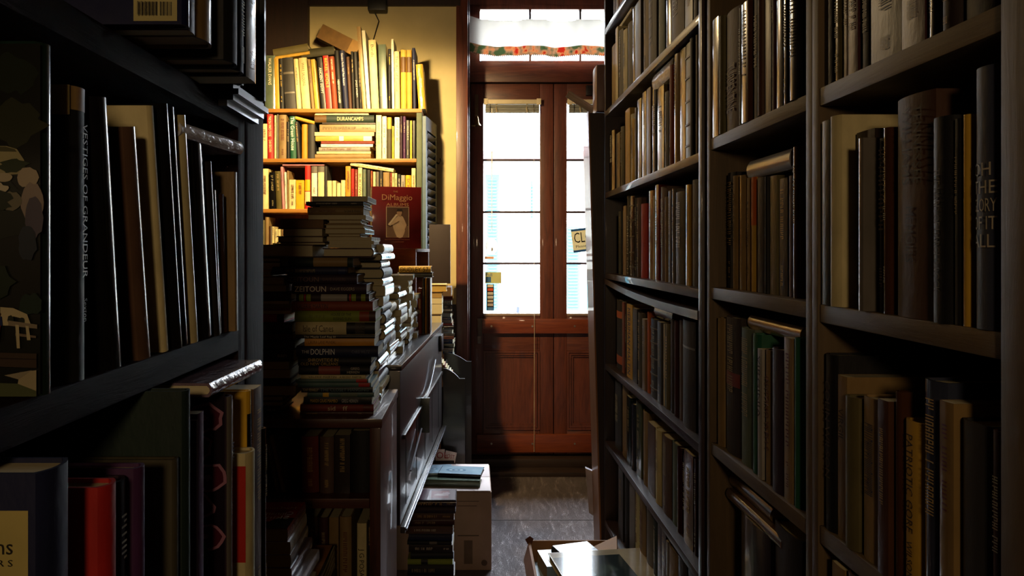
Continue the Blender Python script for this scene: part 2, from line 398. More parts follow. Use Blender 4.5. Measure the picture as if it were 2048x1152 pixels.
struct('trim_1', MB().box(-.4, 1.2, 4.3, 4.304, -.001, .0012).box(-.2, .9, 3.45, 3.453, -.001, .0012), mat('14100e', .8))
struct('ceiling', MB().box(-2.0, 1.25, -1.6, 5.5, 3.32, 3.4), mat('3a2c22', .8, rnd=0))
struct('wall_left', MB().box(-2.1, -2.0, -1.7, 5.6, -.04, 3.4), mat('3a2a20', .8, rnd=0))
struct('wall_right', MB().box(1.25, 1.35, -1.7, 5.6, -.04, 3.4), mat('2a1f1a', .8, rnd=0))
struct('wall_rear', MB().box(-2.1, 1.35, -1.7, -1.6, -.04, 3.4), mat('3a2a20', .8, rnd=0))
# far wall: plaster in front of the bookcase wall, dark boards on the left, brown wainscot low down
YP = 5.0
struct('wall_far', MB().box(-1.05, -.08, YP, 5.5, 1.15, 3.08), plaster)
struct('wall_boarded', MB().box(-2.0, -1.05, YP-.06, 5.5, 0, 3.32), wood('1c0d08', '2e150c', .6, 2))
struct('baseboard_far', MB().box(-1.05, -.08, YP-.005, 5.5, 0, 1.15), wood('1a0f0e', '2a1714', .5, 2))
struct('wall_door_side', MB().box(1.16, 1.25, YW-.02, 5.5, 0, 3.32).box(-.08, -.03, YW+.02, 5.5, 0, 3.32), doorwood)
struct('wall_above_door', MB().box(-.09, 1.25, YW, 5.5, 3.19, 3.32), doorwood)
struct('trim_2', MB().box(-1.05, -.08, YP-.03, 5.5, 3.185, 3.32).box(-.08, 1.25, YP-.03, 5.339, 3.27, 3.32).box(-1.05, -.08, YP-.03, YP+.1, 3.07, 3.19), darkwood)
struct('trim_3', MB().box(-.105, -.03, YP-.02, YP+.12, 0, 3.19).box(-.085, -.02, YP+.1, 5.5, 0, 3.19), doorwood, bevel=.004)
struct('trim_4', MB().box(-.03, 1.16, YW-.01, 5.46, 2.655, 2.79), doorwood_h, bevel=.004)
struct('trim_5', MB().box(-.03, 1.2, 5.12, 5.46, 0, .03).box(-.03, 1.2, 5.24, 5.46, .03, .085), wood('1c1210', '30201a', .5, 0), bevel=.003)
# transom window
tw = bpy.data.objects.new('window_1', None); C.objects.link(tw); tw['kind'] = 'structure'
TX = [(.052, .39), (.405, .737), (.752, 1.08)]
fr = MB().box(-.03, .052, YW, YW+.05, 2.79, 3.19).box(1.08, 1.16, YW, YW+.05, 2.79, 3.19).box(.052, 1.08, YW, YW+.05, 2.79, 2.805).box(.052, 1.08, YW, YW+.05, 3.158, 3.19)
fr.build('window_frame', doorwood, tw, bevel=.003)
for a, b_ in ((.39, .405), (.737, .752)): MB().box(a, b_, YW+.005, YW+.045, 2.805, 3.158).build('muntin', mat('2a1c1c', .5), tw)
for a, b_ in TX: MB().box(a-.003, b_+.003, YW+.022, YW+.026, 2.80, 3.16).build('window_pane', glass_mat(), tw)

def leaf(name, x0, x1):
    d = bpy.data.objects.new(name, None); C.objects.link(d); d['kind'] = 'structure'
    g0, g1 = x0+.088, x1-.092
    zb, zt, gz0, gz1 = .09, 2.645, 1.06, 2.515
    s = MB().box(x0, g0, YW, YW+.045, zb, zt).box(g1, x1, YW, YW+.045, zb, zt)
    s.build('door_stile', doorwood, d, bevel=.004)
    MB().box(g0, g1, YW, YW+.045, gz1, zt).build('top_rail', doorwood_h, d, bevel=.004)
    MB().box(g0, g1, YW, YW+.045, .805, gz0).build('lock_rail', doorwood_h, d, bevel=.004)
    MB().box(g0, g1, YW, YW+.045, zb, .26).build('bottom_rail', doorwood_h, d, bevel=.004)
    MB().box(g0-.002, g1+.002, YW+.014, YW+.03, .255, .81).build('door_panel', doorwood, d)
    p = MB()
    for k, (o_, h_) in enumerate(((0, .008), (.016, .003), (.030, -.004))):   # stepped moulding round the panel
        a, b_, c, e = g0+o_, g1-o_, .26+o_, .805-o_; t = .014
        y0 = YW+.002-h_ if h_ > 0 else YW+.006
        p.box(a, b_, y0, YW+.016, c, c+t).box(a, b_, y0, YW+.016, e-t, e).box(a, a+t, y0, YW+.016, c+t, e-t).box(b_-t, b_, y0, YW+.016, c+t, e-t)
    p.build('panel_moulding', doorwood, d)
    zs = [gz0]+[Zp(y, YW) for y in (527, 424, 320)]+[gz1]
    for z in zs[1:-1]: MB().box(g0, g1, YW+.004, YW+.04, z-.0075, z+.0075).build('muntin', mat('3a2830', .4), d)
    for a, b_ in zip(zs[:-1], zs[1:]): MB().box(g0-.004, g1+.004, YW+.02, YW+.024, a, b_).build('glass_pane', glass_mat(), d)
    MB().box(g0, g1, YW-.006, YW+.02, gz0-.012, gz0+.003).build('glazing_bar', mat('9a8478', .4), d)
    return d, g0, g1
d1, ga0, ga1 = leaf('door_1', -.012, .556)
d2, gb0, gb1 = leaf('door_2', .562, 1.15)
for nm, z0, z1, lb in (('board', .928, 1.028, 'red-brown plank screwed across both door leaves just under the glass'), ('board', .112, .235, 'grained brown kick plank screwed across the foot of both door leaves')):
    pl = tag(MB().box(.03, 1.13, YW-.032, YW-.0005, z0, z1).build(nm, wood('5a2414', '7c3a1e', .4, 0, bump=.2, coat=.2), bevel=.003), lb, 'board')
    scr = MB()
    for x in (.13, .41, .70, .99):
        scr.prism([(x+.007*math.cos(a*math.pi/4), (z0+z1)/2+.007*math.sin(a*math.pi/4)) for a in range(8)], 'y', YW-.035, YW-.03)
    scr.build('screw', mat('c8c0a8', .3, 0, metal=1), pl)
lt = thing('door_latch', 'old dark metal latch plate on the left door stile below the glass', 'latch', (.045, YW, .93))
MB().box(-.012, .02, -.045, -.0325, -.06+.04, .10).build('plate', mat('55504a', .45, metal=.6), lt, bevel=.002)
MB().box(-.012, .016, -.012, -.0008, -.075, -.022).build('keyhole_plate', mat('6a645c', .45, metal=.6), lt, bevel=.002)

# outside: the street and a pale house across it
struct('ground_outside', MB().box(-14, 16, 5.5, 40, -.2, -.1), mat('b8b4aa', .9, rnd=0))
ho = thing('house', 'white house with blue-green shutters across the street, bleached by sunlight', 'building', (0, 18, -.1))
MB().box(-9, 10, 0, 5, 0, 3.62).build('wall', mat('d8d2c8', .9, rnd=0), ho)
MB().box(-9.2, 10.2, -.35, 5.2, 3.62, 3.85).build('cornice', mat('6a4a4a', .8, rnd=0), ho)
shm = mat('2a7286', .7, .1, rnd=0)
for x0, x1, z0, z1 in ((.30, .62, .2, 3.35), (2.15, 2.5, .2, 2.2), (2.65, 3.2, .2, 2.4), (-1.4, -.9, .2, 3.2), (1.35, 1.4, 2.3, 3.2)):
    s = MB().box(x0, x1, -.05, -.01, z0, z1)
    k = z0+.08
    while k < z1-.08: s.box(x0+.06, x1-.06, -.075, -.05, k, k+.03); k += .075
    s.build('shutter', shm, ho)
for x0, x1 in ((.72, .92), (.96, 1.16)): MB().box(x0, x1, -.04, -.01, 2.7, 3.1).build('window', mat('5a7a8a', .2, rnd=0), ho)
struct('trim_6', MB().box(-.06, .03, 5.39, 5.43, 0, 2.66).box(.52, .60, 5.39, 5.43, 0, 2.66).box(1.12, 1.2, 5.39, 5.43, 0, 2.66).box(-.06, 1.2, 5.39, 5.43, 0, .13).box(-.06, 1.2, 5.39, 5.43, 2.6, 2.7), darkwood)
pb = thing('street_bin', 'grey-brown rounded bin out on the pavement, low in the left door glass', 'bin', (.385, 8.2, -.1))
MB().tube([(0, 0, 0), (0, 0, .3), (0, 0, .78), (0, 0, .93), (0, 0, 1.0)], [.08, .10, .11, .10, .03], 16).build('body', mat('4a3c3c', .5), pb, smooth=True)
MB().box(.08, .11, -.02, .02, .8, 1.0).build('handle', mat('2a3040', .5), pb)

# curtain in the transom
def sheet(nx, nz, fx):
    vs = []; fs = []
    for j in range(nz+1):
        for i in range(nx+1): vs.append(fx(i/nx, j/nz))
    for j in range(nz):
        for i in range(nx): a = j*(nx+1)+i; fs.append((a, a+1, a+nx+2, a+nx+1))
    return vs, fs
def cur(u, v0, v1, v):
    x = -.055+u*1.19
    top = 3.105-.035*min(1, u*7)-.012*abs(math.sin(u*8.5)); bot = 2.815+.03*max(0, 1-u*6)+.012*abs(math.cos(u*9))
    t = v0+(v1-v0)*v; z = top+(bot-top)*t
    return (x, 5.27+.012*math.sin(u*26)+.006*math.sin(u*61+2), z)
cu = thing('curtain', 'white cotton valance with a floral orange border hung across the transom window', 'curtain', (0, 0, 0))
for nm, a, b_, m_ in (('curtain_cloth', 0, .74, cloth_mat('c0bab0', .26)), ('curtain_border', .74, 1, cloth_mat('b0805a', .10, True))):
    vs, fs = sheet(60, 6, lambda u, v: cur(u, a, b_, v)); me = bpy.data.meshes.new(nm); me.from_pydata(vs, [], fs); me.update(); link(nm, me, m_, cu, smooth=True)
lace = MB()
for i in range(90):
    x, y, z = cur(i/90+.005, 0, 1, 1); lace.prism([(x-.006, z+.002), (x, z-.012), (x+.006, z+.002)], 'y', y, y+.0012)
lace.build('lace_edge', cloth_mat('c8a890', .08), cu)
MB().tube([(-.06, 5.285, 3.10), (.05, 5.30, 3.075), (1.16, 5.30, 3.075)], .0025, 6).build('curtain_rod', mat('d8d0c0', .4), cu)

# blinds rolled up over the door glass
for g0, g1, lb in ((ga0, ga1, 'rolled-up slatted blind on a cream rail over the left door glass'), (gb0, gb1, 'rolled-up slatted blind over the right door glass, behind the rolled papers')):
    bl = thing('rolled_blind', lb, 'blind', (g0, YW, 2.5), group='blinds on the door')
    W_ = g1-g0
    MB().box(0, W_, -.04, -.0005, 0, .03).build('head_rail', mat('c8b898', .5, .1), bl, bevel=.002)
    for x in (0, W_-.025): MB().box(x, x+.03, -.044, -.0405, -.006, .036).build('bracket', mat('d8c8a8', .5, .1), bl, bevel=.001)
    for z in (-.012, -.032, -.05): MB().tube([(.012, -.02, z), (W_-.006, -.02, z)], .011, 10).build('slat_roll', mat('8a8a84', .5, .3, 60, stretch=(.3, 1, 4)), bl, smooth=True)
    for x in (.09, W_-.09):
        MB().tube([(x, -.022, 0), (x-.004, -.036, -.03), (x+.003, -.034, -.058)], .006, 6).build('cord_knot', mat('a89878', .8), bl, smooth=True)
    for x in (.045, W_-.045): MB().tube([(x, -.034, 0), (x, -.036, -.062)], .0015, 5).build('cord', mat('2a2420', .8), bl)
cd = tag(MB().tube([(.422, YW-.036, 2.48), (.42, YW-.03, 1.9), (.424, YW-.03, 1.2), (.423, YW-.045, .9), (.421, YW-.042, .12)], .0016, 6).build('cord', mat('c8bca8', .6)), 'thin pale pull cord hanging down the whole left door leaf', 'cord')
wd = tag(MB().tube([(.133, YW-.03, 2.47), (.133, YW-.03, 1.62)], .0035, 6).build('blind_wand', mat('e8e4dc', .3)), 'white blind wand hanging before the left side of the left door glass', 'wand')
# bell
be = thing('door_bell', 'small brass shop bell hanging on a strap at the upper left of the door', 'bell', (.028, YW-.004, 2.57))
MB().box(-.012, .012, -.004, 0, -.16, 0).build('strap', mat('6a5c44', .5, metal=.5), be, bevel=.001)
pr = [(.004, 0), (.012, -.003), (.016, -.02), (.02, -.045), (.03, -.06), (.034, -.066), (.03, -.066), (.018, -.046)]
def lathe(prof, n=20):
    vs = []; fs = []
    for r_, z in prof:
        for k in range(n): vs.append((r_*math.cos(2*math.pi*k/n), r_*math.sin(2*math.pi*k/n), z))
    for i in range(len(prof)-1):
        for k in range(n): fs.append((i*n+k, i*n+(k+1) % n, (i+1)*n+(k+1) % n, (i+1)*n+k))
    return vs, fs
vs, fs = lathe(pr); bb = MB().add([(x-.002, y-.036, z-.155) for x, y, z in vs], fs).build('bell_cup', mat('8a7040', .3, .3, metal=1), be, smooth=True)
MB().tube([(-.002, -.036, -.17), (-.002, -.036, -.226)], [.002, .006], 8).build('clapper', mat('3a3028', .5, metal=1), be)
# stickers and sign
YG = YW+.0185
def card(name, label, cat, x0, x1, y0, y1, Y, col, th=.0015, yaw=0):
    c = thing(name, label, cat, (Xp(x0, Y), Y, Zp(y1, Y)))
    W_, H_ = Xp(x1, Y)-Xp(x0, Y), Zp(y0, Y)-Zp(y1, Y)
    MB().box(0, W_, 0, th, 0, H_).build('backing', cloth_mat(col, .3), c)
    return c, W_, H_
c, W_, H_ = card('door_sticker', 'cream and blue Pull sticker on the lowest pane of the left door', 'sticker', 970, 1003, 544, 567, YG, 'b0a878')
decal(c, 'lettering', text2d('Pull'), (.006, -.0008, H_*.62), (1, 0, 0), (0, 0, 1), '1c3f80', height=H_*.28)
decal(c, 'logo_square', ([(0, 0), (1, 0), (1, 1), (0, 1)], [(0, 1, 2, 3)], 1), (.006, -.0008, .008), (1, 0, 0), (0, 0, 1), '2a5f98', length=.036, height=.038)
c, W_, H_ = card('door_sticker', 'narrow black strip of payment card badges on the lowest left pane', 'sticker', 973, 988, 568, 621, YG, '101014')
for k, cc in enumerate(('d8d0c8', 'c8481c', 'b8b4ac', 'd8d8d8', 'b0a89c', 'a8a0a0', '3a6fa8')):
    z = H_*(1-(k+1)/7)+.004
    decal(c, 'card_badge', ([(0, 0), (1, 0), (1, 1), (0, 1)], [(0, 1, 2, 3)], 1), (.006, -.0008, z), (1, 0, 0), (0, 0, 1), cc, length=W_-.012, height=H_/7-.007)
    if k == 3: decal(c, 'lettering', text2d('VISA'), (.009, -.0012, z+.006), (1, 0, 0), (0, 0, 1), '1c2c60', length=W_-.018, height=.010)
rs = thing('door_sticker', 'round white sticker on the third pane of the left door', 'sticker', (Xp(983, YG), YG, Zp(493, YG)))
MB().prism([(.043*math.cos(k*math.pi/12), .058*math.sin(k*math.pi/12)) for k in range(24)], 'y', -.0012, 0).build('backing', cloth_mat('e8e4e0', .5), rs)
decal(rs, 'emblem', (blob(0, 0, .006, .012), [tuple(range(14))], 1), (.004, -.0016, -.02), (1, 0, 0), (0, 0, 1), '8a8a90')
c, W_, H_ = card('door_sticker', 'tiny orange strip under the round white door sticker', 'sticker', 969, 988, 513, 518, YG, 'b07848')
YS = YW-.012; sg = thing('closed_sign', 'white and blue CLOSED sign hung askew in the right door glass', 'sign', (Xp(1147, YS), YS, Zp(506, YS)))
sg.rotation_euler = (0, R(-7), 0)
MB().box(0, .27, 0, .002, 0, .163).build('board', cloth_mat('d8ceb0', .2), sg)
for z0, z1 in ((.002, .016), (.147, .161)): MB().box(.002, .268, -.001, -.0002, z0, z1).build('stripe', mat('1c5aa8', .5, rnd=0), sg)
decal(sg, 'lettering', text2d('CLOSED'), (.016, -.001, .066), (1, 0, 0), (0, 0, 1), '101010', length=.235, height=.07)
decal(sg, 'lettering', text2d('Please Call Again'), (.022, -.001, .032), (1, 0, 0), (0, 0, 1), '181818', length=.2, height=.018)
bxo = tag(MB().box(.78, .85, YW-.03, YW-.0005, 2.56, 2.63).build('door_closer_box', mat('1c1418', .4), bevel=.004), 'small dark box fixed at the top of the right door leaf', 'fitting')

# wall fittings
wf = thing('wall_speaker', 'black fixture high on the plaster wall with a cable hanging from it', 'fixture', (Xp(757, YP), YP, 3.0))
MB().box(-.06, .06, -.09, 0, .02, .11).build('body', mat('0c0a0a', .5), wf, bevel=.012)
MB().tube([(-.02, -.03, .02), (.005, -.02, -.03), (-.045, -.008, -.19)], .004, 6).build('cable', mat('1c1408', .6), wf)
hk = thing('coat_hook', 'black metal hook on the plaster wall right of the shutter', 'hook', (Xp(872, YP), YP, Zp(325, YP)))
MB().tube([(-.01, 0, 0), (-.005, -.03, 0), (.02, -.045, -.012), (.034, -.05, .008), (.03, -.05, .02)], [.006, .007, .006, .005, .007], 8).build('hook_arm', mat('0c0a0a', .5), hk, smooth=True)
MB().box(-.02, .0, -.004, 0, -.025, .025).build('plate', mat('0c0a0a', .5), hk)
# reading lamp, and an unseen stand added for the rear fill
rl = thing('pendant_lamp', 'shaded lamp hanging above the stacks, lighting the yellow shelves', 'lamp', (-.58, 3.46, 2.68))
vs, fs = lathe([(.03, .14), (.05, .13), (.12, .0), (.125, -.01)], 24); MB().add(vs, fs).build('lamp_shade', mat('1c3020', .5), rl, smooth=True)
MB().tube([(0, 0, .14), (0, 0, .64)], .005, 6).build('cord', mat('0c0a0a', .6), rl)
cb = thing('added_floor_lamp', 'unseen standing lamp added behind the viewer for the warm fill', 'lamp', (.0, -1.15, 0))
MB().tube([(0, 0, 0), (0, 0, .02), (0, 0, .03), (0, 0, 1.70), (0, 0, 1.74)], [.12, .12, .012, .012, .02], 14).build('pole', mat('101010', .5), cb)

# ---------------------------------------------------------------- lamp-lit bookcase at the back
YB = 4.62; pine = wood('8a5a20', 'b07a34', .5, 0, bump=.1)
Z1, Z2, Z3, Z4 = Zp(218, YB), Zp(317.5, YB), Zp(418, YB), Zp(490, YB)
bc = thing('bookcase', 'pine bookcase under warm lamplight against the plaster wall, packed with books', 'bookcase', (0, 0, 0))
for z in (Z1, Z2, Z3, Z4): MB().box(-1.30, Xp(844 if z == Z1 else 833, YB), YB-.012, YB+.26, z-.022, z).build('shelf', pine, bc, bevel=.002)
gm = mat('3c4a30', .6, .3)
MB().box(Xp(833, YB), Xp(844, YB), YB-.005, YB+.26, 0, Z1-.0225).build('side_panel', gm, bc, bevel=.002)
MB().box(-1.32, -1.30, YB-.005, YB+.26, 0, Z1-.0225).build('side_panel', pine, bc, bevel=.002)
MB().box(-1.30, Xp(833, YB), YB+.262, YB+.27, 0, Z1-.023).build('back_panel', wood('5a3010', '7a451c', .7, 2), bc)
# shutter beside it
A_, B_ = Vector((Xp(847, YB), YB+.005, 0)), Vector((Xp(869, 4.97), 4.97, 0))
sh = thing('shutter', 'blue-grey louvred shutter standing against the side of the lit bookcase', 'shutter', (A_.x, A_.y, 1.28), math.atan2(B_.y-A_.y, B_.x-A_.x))
W_ = (B_-A_).length; H_ = 1.02; bl = mat('4a5f72', .55, .2)
MB().box(0, .04, -.015, .015, 0, H_).build('frame', bl, sh, bevel=.002); MB().box(W_-.04, W_, -.015, .015, 0, H_).build('frame', bl, sh, bevel=.002)
MB().box(.04, W_-.04, -.015, .015, 0, .07).build('frame', bl, sh); MB().box(.04, W_-.04, -.015, .015, H_-.08, H_).build('frame', bl, sh)
k = .09
while k < H_-.1:
    M = Matrix.Translation((0, 0, k))@Matrix.Rotation(R(-42), 4, 'X'); MB().box(.042, W_-.042, -.026, .026, -.004, .004, M=M).build('louvre', bl, sh); k += .048
row_def('T', '{0}, {1} from the left on top of the lamp-lit bookcase', 'books along the top of the lamp-lit bookcase')
S = 'paperback'; H = 'hardback'
front_row('T', YB, Z1, [
 (529,550,110,'sage',dict(gloss=True, text=[('WALKER EVANS','e8e0c0',.95,.45,.3)])), (551,559,116,'gold',dict(dx=-3, tcol='101010')), (559,568,117,'black',dict(dx=-3, tcol='d8b040')),
 (570,592,115,'dark grey',dict(dx=-7, kind=H, plain=True, strips=[(.68,.72,'grey'),(.3,.33,'grey')])), (593,602,117,'cream',dict(dx=-7)), (604,620,115,'cream',dict(dx=-8, text=[('WAKE SALOONS','5a5030',.9,.45,.35)])),
 (623,629,118,'tan',dict(dx=-9)), (630,638,118,'gold',dict(dx=-9, tcol='101010')), (642,652,114,'black',dict(dx=-9, text=[('ANCIENT EGYPT','e8e0d0',.8,.3,.5)])),
 (653,664,111,'red',dict(dx=-8, text=[('BEREL IDOLS','f0c040',.95,.4,.5)], label='bright red hardback with yellow lettering on top of the lamp-lit bookcase')), (665,675,112,'rust',dict(dx=-8, tcol='f0e0c0')),
 (676,685,100,'black',dict(dx=-8, text=[('HERMAN LEONARD','e8e0d0',.5,.1,.45)])), (687,697,100,'navy',dict(dx=-9, text=[('Gordon Parks Half Past Autumn','d8d8e0',.95,.4,.4)], label='navy blue book with white title on top of the lamp-lit bookcase')),
 (698,704,113,'brown',dict(dx=-6)), (705,710,102,'black',dict(dx=-4)), (712,718,102,'dark grey',dict(dx=-5, text=[('JAZZ STREET','e8e0d0',.5,.2,.5)])), (719,724,122,'black',dict(dx=-4)),
 (725,733,52,'tan',dict(dx=-12, kind=S, tcol='7a5a20')), (734,741,60,'white',dict(dx=-11)), (743,758,79,'cream',dict(dx=-7, text=[('Birds','5a4a20',.93,.75,.4)], kind=H)),
 (760,775,88,'sage',dict(dx=-4, gloss=True, plain=True, strips=[(.0,.2,'dark green')])), (776,782,97,'black',dict(tcol='f0d020')), (784,789,77,'white',dict(dx=-2)), (790,800,102,'cream',dict(dx=-2, text=[('The Art of Cuisine','2a3040',.92,.3,.5)])),
 (802,813,99,'gold',dict(kind=H, plain=True, dx=-1, strips=[(.62,.88,'5a3c18')])), (813.5,824,99,'gold',dict(kind=H, plain=True, dx=-1, strips=[(.62,.88,'5a3c18')])),
 (826,832,95,'navy',dict(d=.22, dx=-2)), (837,851,128,'gold',dict(gloss=True, plain=True, crinkle=1.0, d=.2, dx=-6, label='crinkled gold foil-wrapped book at the right end of the lamp-lit bookcase top'))], depth=.19)
row_def('TF', '{0} lying loose over the books on top of the lamp-lit bookcase', 'books lying loose on top of the lamp-lit bookcase')
zt = Zp(112, YB)
lie('TF', Xp(582, YB), YB+.09, zt-.002, .22, .16, .018, 'gold', tilt=R(-9), label='tan book tilted over the left end of the bookcase top row', kind=H, plain=True)
lie('TF', Xp(580, YB), YB+.09, zt+.017, .21, .16, .045, 'olive', tilt=R(-10), label='thick olive book lying on a tan one atop the lit bookcase', kind=H, plain=True)
lie('TF', Xp(633, YB), YB+.10, zt+.006, .20, .15, .05, 'dark olive', tilt=R(-7), label='dark slab of a book resting on the top row left of the carton', kind=H, plain=True)
cb2 = thing('cardboard_carton', 'flat brown carton leaning diagonally behind the tall spiral-bound book', 'carton', (Xp(672, YB), YB+.14, Zp(72, YB)))
cb2.rotation_euler = (0, R(27), 0)
MB().box(-.13, .13, -.05, .05, -.045, .045).build('body', mat('7a5a30', .8), cb2, bevel=.003)
MB().box(.075, .133, -.053, -.0505, -.045, .045).build('label', mat('9a7438', .6), cb2)
row_def('B2', '{0}, {1} from the left, second shelf of lamp-lit bookcase', 'books on the second shelf of the lamp-lit bookcase')
front_row('B2', YB, Z2, [
 (522,534,247,'cream',{}), (535,547,228,'red',dict(dx=-2, kind=H, text=[('THE DA VINCI CODE','f0d8a0',.95,.5,.45),('DAN BROWN','f0d8a0',.42,.15,.45)], label='red hardback with pale title at the left of the second lit shelf')), (548,552,230,'cream',{}), (553,556,228,'grey',{}),
 (557,572,229,'tan',dict(kind=H)), (573,579,243,'black',{}), (580,592,232,'green',dict(dx=-2, text=[('The Green House','f0f0e8',.98,.2,.62)], label='green book with white title on the second lit shelf')), (594,600,243,'dark grey',dict(dx=-5)),
 (603,614,248,'amber',dict(plain=True)), (615,629,248,'dark grey',dict(plain=True, kind=H)), (752,763,230,'cream',dict(tcol='b08a40')), (764,773,232,'white',dict(tcol='101010')),
 (774,783,234,'khaki',dict(plain=True, strips=[(.72,1,'gold')])), (784,788,252,'yellow',{}), (789,799,234,'white',dict(gloss=True)), (800,805,232,'plum',{}), (806,811,232,'purple',{}),
 (812,819,240,'black',{}), (820,824,241,'yellow',{}), (825,831,241,'black',{})], depth=.17)
lie(None, Xp(609, YB), YB+.08, Zp(240, YB)-.008, .12, .14, .018, 'gold', tilt=R(15), kind=H, plain=True).root
o = bpy.data.objects[-1] if False else None
def stack(row, Y, items, z0=None, dp=.15, mode='spine', rng=RNG, ymode='front'):
    """a pile, from the bottom up: (x0, x1, top of its spine, colour, options); each book rests on the last"""
    z = z0
    for it in items:
        x0, x1, yt, col = it[:4]; o = dict(it[4]) if len(it) > 4 else {}
        Yf = Y+o.pop('back', 0); zt = Zp(yt, Yf); t = zt-z
        md = o.pop('mode', mode); d_ = o.pop('dp', dp); yj = o.pop('yaw', rng.uniform(-1.8, 1.8))
        xa, xb = Xp(x0, Yf), Xp(x1, Yf); wx = xb-xa
        if md == 'spine': L_, dd, yw = wx, d_, 0
        elif md == 'fore': L_, dd, yw = wx, d_, 180
        elif md == 'right': L_, dd, yw = d_, wx, 90
        else: L_, dd, yw = d_, wx, -90
        lie(row, (xa+xb)/2, Yf+d_/2, z, L_, dd, t-.0005, col, yaw=R(yw+yj), rng=rng, **o)
        z = zt
    return z
row_def('S2', '{0}, {1} from the top of the pile on the second lamp-lit shelf', 'books piled flat on the second lamp-lit shelf')
stack('S2', YB, [(630,742,308,'tan',{}), (633,742,303,'cream',dict(plain=True)), (638,741,294,'pale grey',dict(gloss=True)), (642,746,288,'white',{}), (642,749,282,'brick',dict(tcol='f0e0c0')),
 (631,744,272,'gold',dict(plain=True, strips=[(.0,.15,'white'),(.5,.58,'white')])), (629,748,264,'tan',dict(mode='fore')), (639,751,249,'tan',dict(kind=S, tcol='4a3818')), (644,750,245,'dark brown',dict(plain=True)),
 (629,748,230,'dark green',dict(kind=H, yaw=0, strips=[(.8,1,'5a3c10')], text=[('DURANCAMPS','d8c890',.62,.18,.5)], label='dark green hardback titled DURANCAMPS near the top of the lit pile')),
 (629,738,224,'cream',dict(mode='fore', kind=H))], z0=Z2, dp=.17)
row_def('B3', '{0}, {1} from the left, third shelf of lamp-lit bookcase', 'books on the third shelf of the lamp-lit bookcase')
front_row('B3', YB, Z3, [
 (522,536,337,'cream',dict(gloss=True, kind=H)), (540,551,344,'black',dict(gloss=True, dx=-2)), (552,563,342,'olive',dict(gloss=True, dx=-3)), (564,569,333,'pink',dict(dx=-4)), (570,574,344,'white',dict(dx=-2)), (574,577,341,'tan',{}),
 (578,591,359,'cream',dict(kind=S)), (592,608,360,'yellow',dict(kind=S, tcol='8a4a10')), (609,620,331,'red',dict(plain=True, kind=H, strips=[(.42,.68,'yellow'),(.12,.4,'cream')])),
 (622,634,332,'grey',dict(plain=True, kind=H, strips=[(.3,.84,'white')], text=[('MARY','3a3428',.5,.35,.4)])), (635,648,332,'grey',dict(plain=True, kind=H, strips=[(.15,.86,'cream')])), (649,654,332,'dark grey',{}),
 (655,664,361,'cream',dict(kind=S, plain=True, dx=-1)), (665,672,361,'cream',dict(kind=S, plain=True)), (674,681,366,'cream',dict(kind=S, plain=True)), (682,690,360,'cream',dict(kind=S, plain=True)),
 (691,701,332,'amber',dict(tcol='5a2c08')), (702,708,337,'red',dict(text=[('PULP','2a0c08',.5,.3,.5)])), (709,715,338,'brick',{}), (716,724,335,'cream',dict(text=[('BUKOWSKI','5a2c18',.85,.05,.62)], label='cream paperback lettered BUKOWSKI on the third lit shelf')),
 (725,732,338,'sage',{}), (733,740,339,'black',{}), (741,745,341,'rust',{}), (746,751,343,'cream',{}), (752,758,343,'grey',{}), (759,765,341,'dark grey',{}), (766,779,344,'tan',{}),
 (780,784,345,'brick',{}), (784,788,346,'cream',{}), (789,794,346,'cream',{}), (795,801,348,'dark grey',{}), (802,810,350,'pale grey',{}), (811,822,350,'yellow',dict(text=[('SCHMIDT','b02010',.9,.2,.5)])), (823,831,336,'cream',{})], depth=.16)
row_def('F3', '{0} lying over the third lit shelf row', 'loose books lying over the third lit shelf row')
lie('F3', Xp(606, YB), YB+.07, Zp(331.0, YB)+.0005, .25, .12, .011, 'pink', label='slim pink book lying across the left half of the third lit row', plain=True, kind=S)
lie('F3', Xp(744, YB), YB+.06, Zp(338, YB)+.0015, .26, .12, .02, 'cream', tilt=R(9), text=[('MAN IN THE MOON','4a2c10',.85,.42,.5),('BARTLEY','4a2c10',.36,.12,.5)], kind=S, label='cream book with a dark title tilted over the middle of the third lit row')
row_def('B4', '{0}, {1} from the left on the lowest visible lamp-lit shelf', 'books on the lowest visible lamp-lit shelf')
front_row('B4', YB, Z4, [(522,529,440,'olive',{}), (530,537,434,'tan',{}), (538,541,452,'brown',{}), (541,544,453,'grey',{}), (544,548,453,'cream',{}), (549,555,458,'cream',{}), (556,561,456,'cream',{}), (562,567,457,'tan',{}), (568,577,450,'brown',{}), (578,586,452,'red',{})], depth=.16)

# ---------------------------------------------------------------- small bookcase in front, with its books
YC = 2.05; zt = Zp(838, YC); xl, xr = -.80, Xp(761, YC)
sbw = wood('3a1a0c', '5a2c14', .38, 0, bump=.12, coat=.3); sbv = wood('3a1a0c', '5a2c14', .38, 2, bump=.12, coat=.3)
sb = thing('low_bookcase', 'low reddish-brown wooden bookcase carrying the big pile of books', 'bookcase', (0, 0, 0))
MB().box(xl, xr+.004, YC, YC+.44, zt-.024, zt).build('top_board', sbw, sb, bevel=.002)
z2a = Zp(999, YC)
MB().box(xl, xr-.03, YC+.006, YC+.42, z2a-.026, z2a).build('shelf', sbw, sb, bevel=.002)
MB().box(xl, xr-.03, YC+.006, YC+.42, .42, .446).build('shelf', sbw, sb, bevel=.002)
for a, b_ in ((xr-.029, xr), (xl, xl+.03)): MB().box(a, b_, YC+.002, YC+.44, 0, zt-.0245).build('side_panel', sbv, sb, bevel=.002)
MB().box(xl, xr-.03, YC+.42, YC+.43, 0, zt-.025).build('back_panel', darkwood, sb)
row_def('C1', '{0}, {1} from the right, upper shelf of low brown bookcase', 'books on the upper shelf of the low bookcase')
